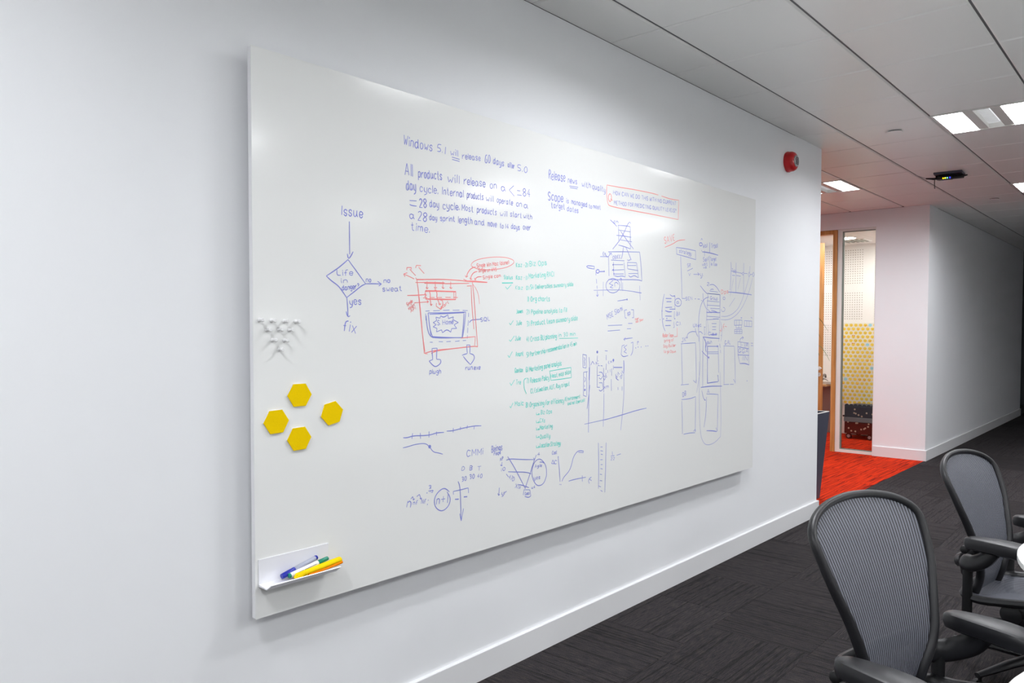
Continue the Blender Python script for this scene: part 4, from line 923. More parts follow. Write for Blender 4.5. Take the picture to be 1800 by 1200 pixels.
('drawn_diagram','dense blue hand-drawn stack of lines and boxes at the right','b',[(3746,1912,3879,1908,20,'strategy'),(3822,1647,3897,1653,18,'SEN'),(3838,1836,3874,1840,20,'SR'),(3851,1788,3873,1789,23,'v'),(3989,1793,4023,1795,29,'y.'),(4019,1959,4071,1969,23,'Wall'),(4117,1967,4197,1977,26,'Trball'),(4021,1881,4090,1889,24,'Self'),(4107,1890,4184,1899,22,'Target'),(4010,1856,4073,1863,18,'wat'),(4114,1865,4191,1868,18,'is tse'),(4022,1842,4062,1845,14,'wd'),(4113,1661,4202,1661,20,'Group'),(4070,1742,4097,1743,19,'2'),(3723,1625,3751,1626,18,'a'),(3721,1559,3758,1562,19,'B)'),(3720,1503,3777,1506,20,'C).'),(4385,1841,4443,1840,23,'Tab'),(3912,1495,3956,1501,20,'Us'),(3967,1495,4006,1501,20,'ec'),(1.0,[3714,1938,3816,1939,3930,1936,3933,1885,3828,1894,3718,1901,3714,1938]),(1.0,[3762,1893,3772,1787,3782,1657,3817,1657]),(1.0,[3925,1659,3941,1660]),(1.0,[3958,1660,3986,1660]),(1.0,[4003,1654,4014,1651]),(1.0,[3838,1815,3899,1834]),(1.0,[3908,1800,3972,1804]),(1.0,[3955,1812,3977,1804,3961,1796]),(1.0,[3992,2004,4001,2015,4010,2006]),(1.0,[3999,1949,4003,1939]),(1.0,[4037,1947,4037,1914]),(1.0,[4095,1921,4099,1849]),(1.0,[4373,1904,4378,1864,4368,1728]),(1.0,[4444,1905,4447,1713]),(1.0,[4551,1911,4553,1718]),(1.0,[4642,1896,4639,1856]),(1.0,[4378,1849,4529,1842]),(1.0,[4549,1851,4554,1842,4543,1832,4525,1841,4549,1851]),(1.0,[4556,1844,4604,1845]),(1.0,[4632,1857,4649,1841,4630,1825,4618,1840,4632,1857]),(1.0,[4649,1841,4681,1846]),(1.0,[4695,1860,4709,1845,4691,1828,4678,1843,4695,1860]),(1.0,[4392,1823,4431,1824]),(1.0,[4450,1824,4510,1823]),(1.0,[3990,1738,4030,1713,4077,1693]),(1.0,[4021,1696,4026,1646,4067,1603]),(1.0,[4100,1713,4207,1709]),(1.0,[4077,1697,4232,1696]),(1.0,[4072,1652,4227,1651]),(1.0,[4072,1628,4231,1627]),(1.0,[4114,1609,4228,1609]),(1.0,[4070,1561,4235,1558]),(1.0,[4071,1540,4223,1548]),(1.0,[4133,1519,4193,1518]),(1.0,[4140,1499,4188,1499]),(1.0,[4140,1482,4188,1482]),(1.0,[4083,1693,4070,1580]),(1.0,[4232,1696,4237,1584]),(1.0,[4073,1580,4069,1535]),(1.0,[4099,1747,4146,1755,4194,1738,4231,1710]),(1.0,[4095,1675,4043,1666,3998,1629,3975,1562,3973,1495,3980,1412]),(1.0,[4111,1720,4135,1726,4153,1724]),(1.0,[4126,1598,4173,1594,4210,1586]),(1.0,[4041,1498,4058,1496]),(1.0,[4041,1496,4045,1462]),(1.0,[3934,1490,3945,1462,3968,1440]),(1.0,[4079,1603,4126,1581]),(1.0,[3592,1674,3576,1632,3569,1570,3578,1503,3605,1472]),(1.0,[3651,1674,3672,1665,3705,1669]),(1.0,[3687,1666,3705,1665,3703,1594]),(1.0,[3694,1525,3700,1494,3690,1492]),(1.0,[3700,1583,3697,1541]),(1.0,[3979,1468,4001,1470,4024,1456]),(1.0,[4431,1543,4537,1544,4538,1514,4432,1510,4431,1543]),(1.0,[4461,1543,4462,1512]),(1.0,[4497,1544,4498,1512]),(1.0,[4571,1542,4680,1540,4681,1503,4572,1506,4571,1542]),(1.0,[4606,1541,4607,1505]),(1.0,[4640,1540,4642,1504]),(1.0,[4454,1510,4455,1492,4532,1493,4532,1511]),(1.0,[4491,1510,4492,1492]),(1.0,[4433,1483,4539,1483,4540,1459,4433,1459,4433,1483]),(1.0,[4466,1483,4466,1459]),(1.0,[4503,1483,4503,1459]),(1.0,[4433,1471,4539,1471]),(1.0,[4519,1562,4536,1556]),(1.0,[4536,1562,4520,1556]),(1.0,[4665,1564,4685,1559]),(1.0,[4250,1450,4256,1445]),(0.6,[4632,1825,4580,1737,4502,1631,4424,1587,4334,1565,4253,1564]),(0.6,[4682,1822,4635,1727,4542,1626,4450,1570,4348,1542,4248,1543]),(0.6,[4412,1801,4369,1692]),(0.6,[4510,1812,4472,1738]),(0.6,[4434,1683,4358,1627]),(0.6,[4238,1696,4236,1526,4226,1410]),(0.6,[4248,1532,4268,1468,4251,1410]),(0.6,[4080,1535,4099,1456]),(0.6,[4063,1535,4070,1451]),(1.5,[3607,1650,3667,1652]),(1.5,[3615,1633,3667,1635]),(1.5,[3603,1601,3673,1605]),(1.5,[3603,1584,3638,1578,3673,1580]),(1.5,[3604,1554,3670,1555]),(1.5,[3607,1530,3669,1530]),(1.5,[3605,1503,3661,1504]),(1.5,[3648,1593,3710,1595]),(1.5,[4097,2000,4098,1939]),(1.5,[4008,1937,4106,1938,4204,1932]),(1.5,[4068,1583,4150,1586,4234,1586]),(1.5,[4343,1716,4499,1717,4671,1711]),(1.5,[4077,1697,4232,1696]),(1.5,[4117,1454,4153,1449,4201,1455]),(1.5,[4431,1543,4432,1510]),(1.5,[4151,1546,4223,1548]),(1.0,[3775,1634,3773,1627,3769,1621,3762,1616,3753,1613,3743,1611,3732,1611,3722,1613,3714,1616,3707,1621,3703,1627,3703,1634,3705,1640,3710,1646,3718,1651,3727,1654,3738,1655,3748,1655,3758,1652,3766,1648,3772,1643,3775,1637,3774,1630]),(1.3,[4007,1980,4007,1978,4005,1975,4001,1973,3997,1971,3992,1970,3988,1969,3983,1970,3979,1971,3976,1973,3974,1976,3974,1978,3975,1981,3977,1984,3981,1986,3985,1987,3990,1988,3995,1988,3999,1988,4003,1986,4006,1984,4007,1982,4007,1979]),(0.7,[4303,1675,4302,1673,4300,1671,4297,1669,4294,1668,4289,1667,4285,1667,4281,1667,4277,1669,4275,1671,4273,1673,4273,1675,4274,1677,4276,1680,4279,1681,4283,1682,4287,1683,4292,1683,4296,1682,4299,1681,4301,1679,4303,1676,4302,1674]),(0.7,[4277,1619,4282,1619,4288,1618,4293,1617,4297,1615,4300,1612,4301,1610,4302,1607,4301,1604,4299,1601,4296,1598,4291,1596,4286,1595,4281,1594,4275,1594,4270,1594,4264,1595,4260,1597,4256,1599,4254,1602,4252,1604,4252,1607,4254,1610]),(4.0,[3569,1582]),(4.0,[3697,1668]),(3.0,[3551,1534]),(4.0,[3584,1539]),(4.0,[3619,1542]),(4.0,[3704,1541]),(3782,1410,3832,1415,22,'JK'),(3800,1098,3838,1106,25,'DB'),(4084,1397,4136,1400,20,'suh'),(4084,1102,4114,1102,24,'A'),(4304,1391,4381,1394,25,'G.AL'),(4490,1336,4632,1333,26,'GGA'),(4551,1285,4626,1283,28,'IIN'),(4533,1375,4624,1374,21,'- i R'),(4039,1450,4201,1448,18,'v Cec'),(1.0,[3840,1434,3849,1460,3897,1472,3945,1469]),(1.0,[3832,1440,3840,1432,3850,1439]),(1.0,[3774,1400,3850,1402,3940,1405]),(1.0,[3780,1398,3788,1283,3794,1170]),(1.0,[3940,1403,3949,1284,3954,1168]),(1.0,[3779,1168,3867,1167]),(1.0,[3917,1188,3945,1172,3951,1190]),(1.0,[3786,1085,3880,1083,3947,1091]),(1.0,[3789,1076,3797,980,3801,887]),(1.0,[3947,1089,3948,992,3947,885]),(1.0,[3813,884,3884,885,3945,880]),(1.0,[3926,889,3947,900,3951,886]),(1.0,[4030,1436,4028,1294,4029,1143]),(1.0,[4078,1414,4084,1292,4090,1164]),(1.0,[4088,1348,4219,1347]),(1.0,[4088,1339,4220,1336]),(1.0,[4218,1384,4224,1301,4229,1218]),(1.0,[4202,1387,4219,1381,4203,1376]),(1.0,[4236,1397,4246,1371]),(1.0,[4246,1358,4252,1339]),(1.0,[4016,1356,4048,1337,4093,1317]),(1.0,[4021,1122,4040,1077,4064,1062]),(1.0,[4051,1065,4066,1061,4061,1068]),(1.0,[4078,1098,4156,1093,4225,1087]),(1.0,[4079,1081,4074,981,4051,902]),(1.0,[4225,1087,4221,969,4219,861]),(1.0,[4201,885,4219,861]),(1.0,[4290,1383,4431,1378]),(1.0,[4295,1383,4298,1261,4300,1148]),(1.0,[4435,1378,4446,1262,4451,1143]),(1.0,[4292,1143,4366,1141]),(1.0,[4380,1140,4430,1138]),(1.0,[4426,1171,4451,1150]),(1.0,[4481,1407,4638,1396]),(1.0,[4481,1407,4483,1324,4514,1267]),(1.0,[4638,1396,4642,1256]),(1.0,[4525,1404,4523,1370]),(1.0,[4588,1400,4586,1366]),(1.0,[4510,1408,4517,1427,4554,1434]),(1.0,[4539,1440,4562,1432,4542,1422]),(1.0,[4669,1395,4700,1394]),(1.0,[4670,1380,4701,1378]),(0.6,[3983,1448,3998,1295,3988,1203,3959,1113]),(0.6,[3986,1295,3991,1050,4007,863,4046,809,4098,788,4189,794,4263,824,4266,966,4247,1224]),(1.5,[4026,1439,4122,1432,4235,1428]),(1.5,[4085,1383,4216,1381]),(1.5,[4083,1162,4155,1164,4221,1164]),(1.5,[4008,1142,4116,1143,4273,1135]),(1.5,[4083,879,4161,870,4212,860]),(1.5,[4482,1374,4639,1360]),(1.5,[4483,1323,4645,1316]),(1.5,[4514,1267,4589,1266,4647,1254]),(1.5,[4220,1206,4225,1164]),(1.5,[4217,1206,4229,1167]),(1.5,[4033,1436,4065,1411,4057,1368,4069,1349]),(1.5,[4046,1423,4072,1398,4062,1374]),(1.5,[4085,1386,4087,1165]),(4.0,[4619,1150]),(7.0,[4099,1316])]),
('handwritten_note','red handwritten SAVE and notes at the right','r',[(3590,1947,3699,1976,34,'SAVE'),(1.0,[3593,1927,3672,1951,3732,1978,3810,1989]),(4250,1700,4343,1708,24,'Dps'),(4240,1462,4305,1494,24,'xif'),(1.0,[3731,1491,3734,1443,3701,1441]),(1.0,[4304,1503,4326,1500]),(3579,1439,3689,1440,20,'Radar Team'),(3596,1411,3695,1416,16,'bring of'),(3586,1382,3718,1386,16,'Say Butler'),(3591,1354,3718,1351,15,'to go Down')])]

for nm, lab, c, items in INK:
    pieces = []
    for it in items:
        mb = MB()
        if len(it) == 2:
            w, q = it
            P = [(q[i] / 1000.0 + jr.uniform(-.0008, .0008), q[i + 1] / 1000.0 + jr.uniform(-.0008, .0008)) for i in range(0, len(q), 2)]
            if len(P) == 1:                       # a dot
                mb.add([loc(P[0][0] + 0.001 * w * math.cos(k * math.pi / 5), BY - 0.0007, P[0][1] + 0.001 * w * math.sin(k * math.pi / 5)) for k in range(10)], [tuple(range(10))])
            else:
                ribbon(mb, smooth2(P, 2, 63), 0.0019 * w)
        else:
            x0, z0, x1, z1, h, txt = it
            write(mb, x0 / 1000.0, z0 / 1000.0, x1 / 1000.0, z1 / 1000.0, h / 1000.0, txt)
        if mb.v:
            xs, zs = [v_[0] for v_ in mb.v], [v_[2] for v_ in mb.v]
            pieces.append([[min(xs), max(xs), min(zs), max(zs)], mb])
    # strokes that lie close together make one written line or drawing
    gap = 0.012 if nm.startswith('handwritten') else 0.02
    merged = True
    while merged:
        merged = False
        for i in range(len(pieces)):
            for j in range(i + 1, len(pieces)):
                A, B = pieces[i][0], pieces[j][0]
                gx = 0.045 if nm.startswith('handwritten') else gap
                if A[0] - gx < B[1] and B[0] - gx < A[1] and A[2] - gap * 0.1 < B[3] - gap * 0.5 and B[2] - gap * 0.1 < A[3] - gap * 0.5:
                    pieces[i][1].add(pieces[j][1].v, pieces[j][1].f)
                    pieces[i][0] = [min(A[0], B[0]), max(A[1], B[1]), min(A[2], B[2]), max(A[3], B[3])]
                    pieces.pop(j)
                    merged = True
                    break
            if merged:
                break
    for bb, mb in pieces:
        tag(mb.build(nm, M['ink_' + c], wb), lab)

# hexagonal felt pads
hexes = [(1.3636, 1.2613, 0, 'yellow felt hexagon, topmost of the four on the whiteboard'),
         (1.2810, 1.1821, 2, 'yellow felt hexagon nearest the left edge of the whiteboard'),
         (1.3615, 1.1204, 2, 'yellow felt hexagon, lowest of the four on the whiteboard'),
         (1.4846, 1.1930, 12, 'tilted yellow felt hexagon, rightmost of the four on the whiteboard')]
for (hx, hz, rot, lab) in hexes:
    o = thing('hexagon_pad', lab, 'felt pad', (hx, BY - 0.0005, hz), 0, 'yellow hexagons on the whiteboard')
    o.rotation_euler = (0, math.radians(-rot), 0)
    r = 0.0438
    p6 = [(r * math.cos(k * math.pi / 3), 0, r * 0.96 * math.sin(k * math.pi / 3)) for k in range(6)]
    MB().prism([(x * 0.992, -0.003, z * 0.992) for x, y, z in p6], (0, 0.003, 0)).build('backing', M['white'], o)
    MB().prism([(x * 0.995, -0.0055, z * 0.995) for x, y, z in p6], (0, 0.0025, 0)).build('felt_face', M['yellow'], o)

# magnetic push pins, an inverted triangle of ten
pins = [(1.2249, 1.5007), (1.2659, 1.4990), (1.3089, 1.4980), (1.3497, 1.4970), (1.2505, 1.4702), (1.2899, 1.4710), (1.3269, 1.4704), (1.2678, 1.4385), (1.3084, 1.4374), (1.2902, 1.4085)]
plab = ['leftmost pin of the top row', 'second pin from the left in the top row', 'third pin from the left in the top row', 'rightmost pin of the top row',
        'left pin of the second row', 'middle pin of the second row', 'right pin of the second row', 'left pin of the third row', 'right pin of the third row', 'single lowest pin']
pm1 = MB().lathe([(0.0001, -0.024), (0.0045, -0.024), (0.0062, -0.022), (0.0062, -0.0195), (0.0042, -0.015), (0.0038, -0.008), (0.0052, -0.004)], (0, 0, 0), 'y', 18).mesh('pin_grip', M['white'])
pm2 = MB().lathe([(0.0054, -0.0042), (0.0068, -0.003), (0.0068, 0.0)], (0, 0, 0), 'y', 18).mesh('pin_base', M['white'])
for (px, pz), l in zip(pins, plab):
    o = thing('push_pin_magnet', 'white push-pin magnet, ' + l + ' of the inverted triangle', 'magnet', (px + 0.004, BY - 0.0003, pz + 0.001), 0, 'push-pin magnets in an inverted triangle')
    link('grip', pm1, o)
    link('base', pm2, o)

# tray with markers and a cloth
ty = BY - 0.0005
tray = thing('marker_tray', 'white acrylic pen tray fixed low on the left of the whiteboard', 'tray', (1.219, ty, 0.676))
prof = [(0.0, 0.081), (-0.003, 0.081), (-0.003, 0.004), (-0.050, -0.006), (-0.060, 0.004), (-0.0615, 0.002), (-0.051, -0.0095), (0.0, 0.000)]
MB().prism([(0, y, z) for y, z in prof[:2] + [(-0.003, 0.0), (0, 0.0)]], (0.249, 0, 0)).build('back_plate', M['acrylic'], tray)
MB().prism([(0, y, z) for y, z in [(0, 0.0), (-0.003, 0.0035), (-0.048, -0.001), (-0.048, -0.004), (0, -0.003)]], (0.249, 0, 0)).build('shelf', M['acrylic'], tray)
MB().prism([(0, -0.048, -0.004), (0, -0.048, -0.001), (0.010, -0.059, 0.012), (0.010, -0.061, 0.010)], (0.249, 0, 0)).build('front_lip', M['acrylic'], tray)


def pen(name, label, a, b_, rad, parts, cat='marker'):
    """marker from a to b; parts: (name, t0, t1, r0, r1, material)"""
    A, B = Vector(a), Vector(b_)
    t = thing(name, label, cat, A)
    d = B - A
    for nm, t0, t1, r0, r1, m in parts:
        MB().tube([d * t0, d * (t0 + 0.012), d * (t1 - 0.012), d * t1], [r0 * 0.9, r0, r1, r1 * 0.9], 16).build(nm, m, t)
    return t


pen('marker_pen', 'blue-capped whiteboard marker with a silver barrel, behind the green one', (1.284, BY - 0.024, 0.6935), (1.418, BY - 0.013, 0.7235), 0.008,
    [('cap', 0.0, 0.36, 0.0088, 0.0088, M['bluecap']), ('barrel', 0.36, 0.95, 0.0078, 0.0076, M['silver']), ('end_plug', 0.95, 1.0, 0.0080, 0.0072, M['bluecap'])])
gp = pen('marker_pen', 'white-barrelled whiteboard marker with a green cap and green ring', (1.302, BY - 0.034, 0.6925), (1.448, BY - 0.030, 0.7165), 0.008,
    [('end_plug', 0.0, 0.05, 0.0078, 0.0082, M['greencap']), ('barrel', 0.05, 0.74, 0.0082, 0.0082, M['white']), ('cap', 0.74, 1.0, 0.0074, 0.0068, M['greencap'])])
pb = MB()
dv = Vector((0.146, 0.004, 0.024))
sd = Vector((0, -0.0083, 0.0008))
for k in range(22):
    t = 0.20 + k * 0.022
    if k in (7,):
        continue
    c = dv * t + sd
    e = dv.normalized() * 0.0011
    n_ = Vector((0, 0.1, 1)) * 0.0011
    pb.add([c - e - n_, c + e - n_, c + e + n_, c - e + n_], [(0, 1, 2, 3)])
pb.build('barrel_print', M['graphite'], gp)
cl = thing('cleaning_cloth', 'rolled yellow cloth with an orange underside lying along the tray lip', 'cloth', (1.318, BY - 0.044, 0.684))
MB().tube(catmull([(0.0, 0.0, 0.004), (0.03, 0.0, 0.009), (0.08, 0.002, 0.013), (0.13, 0.003, 0.018), (0.165, 0.002, 0.022), (0.172, 0.002, 0.023)], 4),
          [0.004, 0.007, 0.008, 0.009, 0.0095, 0.0095, 0.0098, 0.010, 0.0102, 0.0104, 0.0104, 0.0104, 0.0104, 0.0104, 0.0104, 0.0104, 0.0104, 0.010, 0.009, 0.006, 0.003], 14, flat=(1.15, 0.85)).build('rolled_cloth', M['cloth'], cl)
cr = MB()
for k in range(6):
    a = k * 0.9
    cr.tube(catmull([(-0.004 + 0.005 * k, -0.006, 0.002), (0.004 + 0.005 * k, -0.004 + 0.003 * math.sin(a), 0.012), (0.012 + 0.005 * k, 0.004, 0.006 + 0.002 * math.cos(a)), (0.018 + 0.005 * k, -0.004, 0.004)], 4), 0.0045, 8)
cr.build('crumpled_end', M['cloth'], cl)
MB().tube(catmull([(0.045, -0.006, 0.002), (0.09, -0.005, 0.004), (0.14, -0.006, 0.009), (0.172, -0.006, 0.014)], 4), [0.004] * 9 + [0.005] * 4, 8).build('orange_fold', M['orange'], cl)

# fire alarm sounder
al = thing('fire_alarm', 'round red fire alarm sounder high on the white wall', 'alarm', (5.372, 0, 2.699))
MB().lathe([(0.072, 0.0), (0.074, -0.012), (0.071, -0.018)], ax='y', n=36).build('back_plate', M['alarm'], al)
MB().lathe([(0.071, -0.018), (0.070, -0.040), (0.062, -0.056), (0.050, -0.064), (0.030, -0.066)], ax='y', n=36).build('housing', M['alarm'], al)
g = MB().lathe([(0.040, -0.062), (0.040, -0.070), (0.036, -0.072)], ax='y', n=28).build('grille', M['grille'], al)
for k in range(5):
    MB().box(-0.026, 0.026, -0.0735, -0.071, -0.022 + k * 0.011 - 0.0025, -0.022 + k * 0.011 + 0.0025).build('slot', M['black'], g)

# flush ceiling sensors
for (sx, sy, lab) in ((5.83, -0.605, 'round flush ceiling disc between the alarm and the lit panels'), (9.42, -0.615, 'round flush ceiling disc in the dark hall beyond the router')):
    sn = thing('ceiling_sensor', lab, 'sensor', (sx, sy, H), 0, 'flush ceiling discs')
    MB().lathe([(0.045, -0.0008), (0.045, -0.006)], n=28).build('shadow_neck', M['black'], sn)  # black puts the shadow gap above the cover into the colour
    MB().lathe([(0.052, -0.006), (0.055, -0.008), (0.052, -0.011), (0.02, -0.012)], n=28).build('cover', M['tile'], sn)

# wireless router hung under the ceiling
ap = thing('wireless_router', 'black wireless router with coloured lights hung under the ceiling', 'router', (7.66, -0.56, H), math.radians(184))
MB().cbox(-0.10, 0.10, -0.115, 0.115, -0.018, -0.0005, 0.003).build('mounting_plate', M['planter'], ap)
MB().cbox(-0.08, 0.02, -0.11, 0.11, -0.045, -0.018, 0.004).build('body', M['black'], ap)
MB().cbox(0.00, 0.07, -0.085, 0.03, -0.062, -0.034, 0.004).build('front_module', M['black'], ap)
MB().tube([(0.03, -0.085, -0.046), (0.04, -0.125, -0.046), (0.05, -0.185, -0.038)], [0.010, 0.010, 0.006], 8).build('antenna', M['black'], ap)
MB().tube([(0.03, 0.03, -0.046), (0.03, 0.10, -0.044), (0.02, 0.15, -0.036)], [0.012, 0.012, 0.006], 8).build('antenna', M['black'], ap)
MB().tube([(0.05, -0.185, -0.038), (0.08, -0.24, -0.015), (0.09, -0.265, -0.001)], 0.003, 6).build('cable', M['grille'], ap)
MB().tube([(0.06, -0.11, -0.046), (0.062, -0.11, -0.09), (0.06, -0.108, -0.14)], 0.0035, 6).build('aerial_wire', M['black'], ap)
for (y, col, s) in ((0.058, (0.9, 0.75, 0.0, 1), 4), (0.042, (0.75, 0.85, 0.05, 1), 4), (0.025, (0.2, 0.9, 0.6, 1), 2), (0.004, (0.02, 0.03, 1.0, 1), 4)):
    MB().lathe([(0.006, 0.068), (0.006, 0.072)], (0, 0.02 - y, -0.054), 'x', 10).build('indicator_light', emat('led', col, s), ap)

# ------------------------------------------------------------------ mesh office chairs
def mesh_mat():
    m = bpy.data.materials.new('chair_mesh')
    m.use_nodes = True
    nt = m.node_tree
    b = nt.nodes['Principled BSDF']
    b.inputs['Roughness'].default_value = 0.55
    b.inputs['Specular IOR Level'].default_value = 0.4
    uv = nt.nodes.new('ShaderNodeUVMap')
    sp = nt.nodes.new('ShaderNodeSeparateXYZ')
    nt.links.new(uv.outputs[0], sp.inputs[0])
    mu = nt.nodes.new('ShaderNodeMath')
    mu.operation = 'MULTIPLY'
    mu.inputs[1].default_value = 2 * math.pi * 46
    nt.links.new(sp.outputs[0], mu.inputs[0])
    sn = nt.nodes.new('ShaderNodeMath')
    sn.operation = 'SINE'
    nt.links.new(mu.outputs[0], sn.inputs[0])
    rg = nt.nodes.new('ShaderNodeMapRange')
    rg.inputs['From Min'].default_value = -0.75
    rg.inputs['From Max'].default_value = 0.15
    nt.links.new(sn.outputs[0], rg.inputs[0])
    mx = nt.nodes.new('ShaderNodeMix')
    mx.data_type = 'RGBA'
    mx.inputs['A'].default_value = srgb(52, 52, 59)
    mx.inputs['B'].default_value = srgb(108, 111, 120)
    nt.links.new(rg.outputs[0], mx.inputs['Factor'])
    nt.links.new(mx.outputs['Result'], b.inputs['Base Color'])
    tr_ = nt.nodes.new('ShaderNodeBsdfTransparent')
    al_ = nt.nodes.new('ShaderNodeMapRange')
    al_.inputs['To Min'].default_value = 0.7
    al_.inputs['To Max'].default_value = 0.97
    nt.links.new(rg.outputs[0], al_.inputs[0])
    ms = nt.nodes.new('ShaderNodeMixShader')
    nt.links.new(al_.outputs[0], ms.inputs[0])
    nt.links.new(tr_.outputs[0], ms.inputs[1])
    nt.links.new(b.outputs[0], ms.inputs[2])
    nt.links.new(ms.outputs[0], nt.nodes['Material Output'].inputs[0])
    return m


M['mesh'] = mesh_mat()
BW = [0.145, 0.194, 0.227, 0.266, 0.285]          # half widths of the back at 0, .2, .4, .6, .8 of its height
BZ_0, BZ_1 = 0.48, 0.997


def bw(s):
    if s > 0.8:
        q = min((s - 0.8) / 0.2, 1.0)
        return BW[4] * (1 - q ** 2.2) ** (1 / 2.2)
    i = min(int(s / 0.2), 3)
    t = s / 0.2 - i
    p = [BW[max(i - 1, 0)], BW[i], BW[i + 1], BW[min(i + 2, 4)]]
    return 0.5 * (2 * p[1] + (p[2] - p[0]) * t + (2 * p[0] - 5 * p[1] + 4 * p[2] - p[3]) * t * t + (3 * p[1] - p[0] - 3 * p[2] + p[3]) * t ** 3)


def by(s):
    return 0.033 - 0.062 * s - 0.115 * s * s - 0.30 * max(0.0, 0.27 - s) ** 2


def sheet(name, rows, m, parent, fan=None):
    """grid surface with UVs, rows of equal length"""
    n, k = len(rows), len(rows[0])
    me = bpy.data.meshes.new(name)
    me.from_pydata([p for r in rows for p in r], [], [(i * k + j, i * k + j + 1, (i + 1) * k + j + 1, (i + 1) * k + j) for i in range(n - 1) for j in range(k - 1)])
    uv = me.uv_layers.new(name='UVMap')
    for p in me.polygons:
        p.use_smooth = True
        for li in p.loop_indices:
            vi = me.loops[li].vertex_index
            u = (vi % k) / (k - 1)
            if fan:                               # straight threads that spread towards the top
                co = me.vertices[vi].co
                u = 0.5 + co.x / (2 * (fan[0] + (fan[1] - fan[0]) * (vi // k) / (n - 1)))
            uv.data[li].uv = (u, (vi // k) / (n - 1))
    me.materials.append(m)
    return link(name, me, parent)


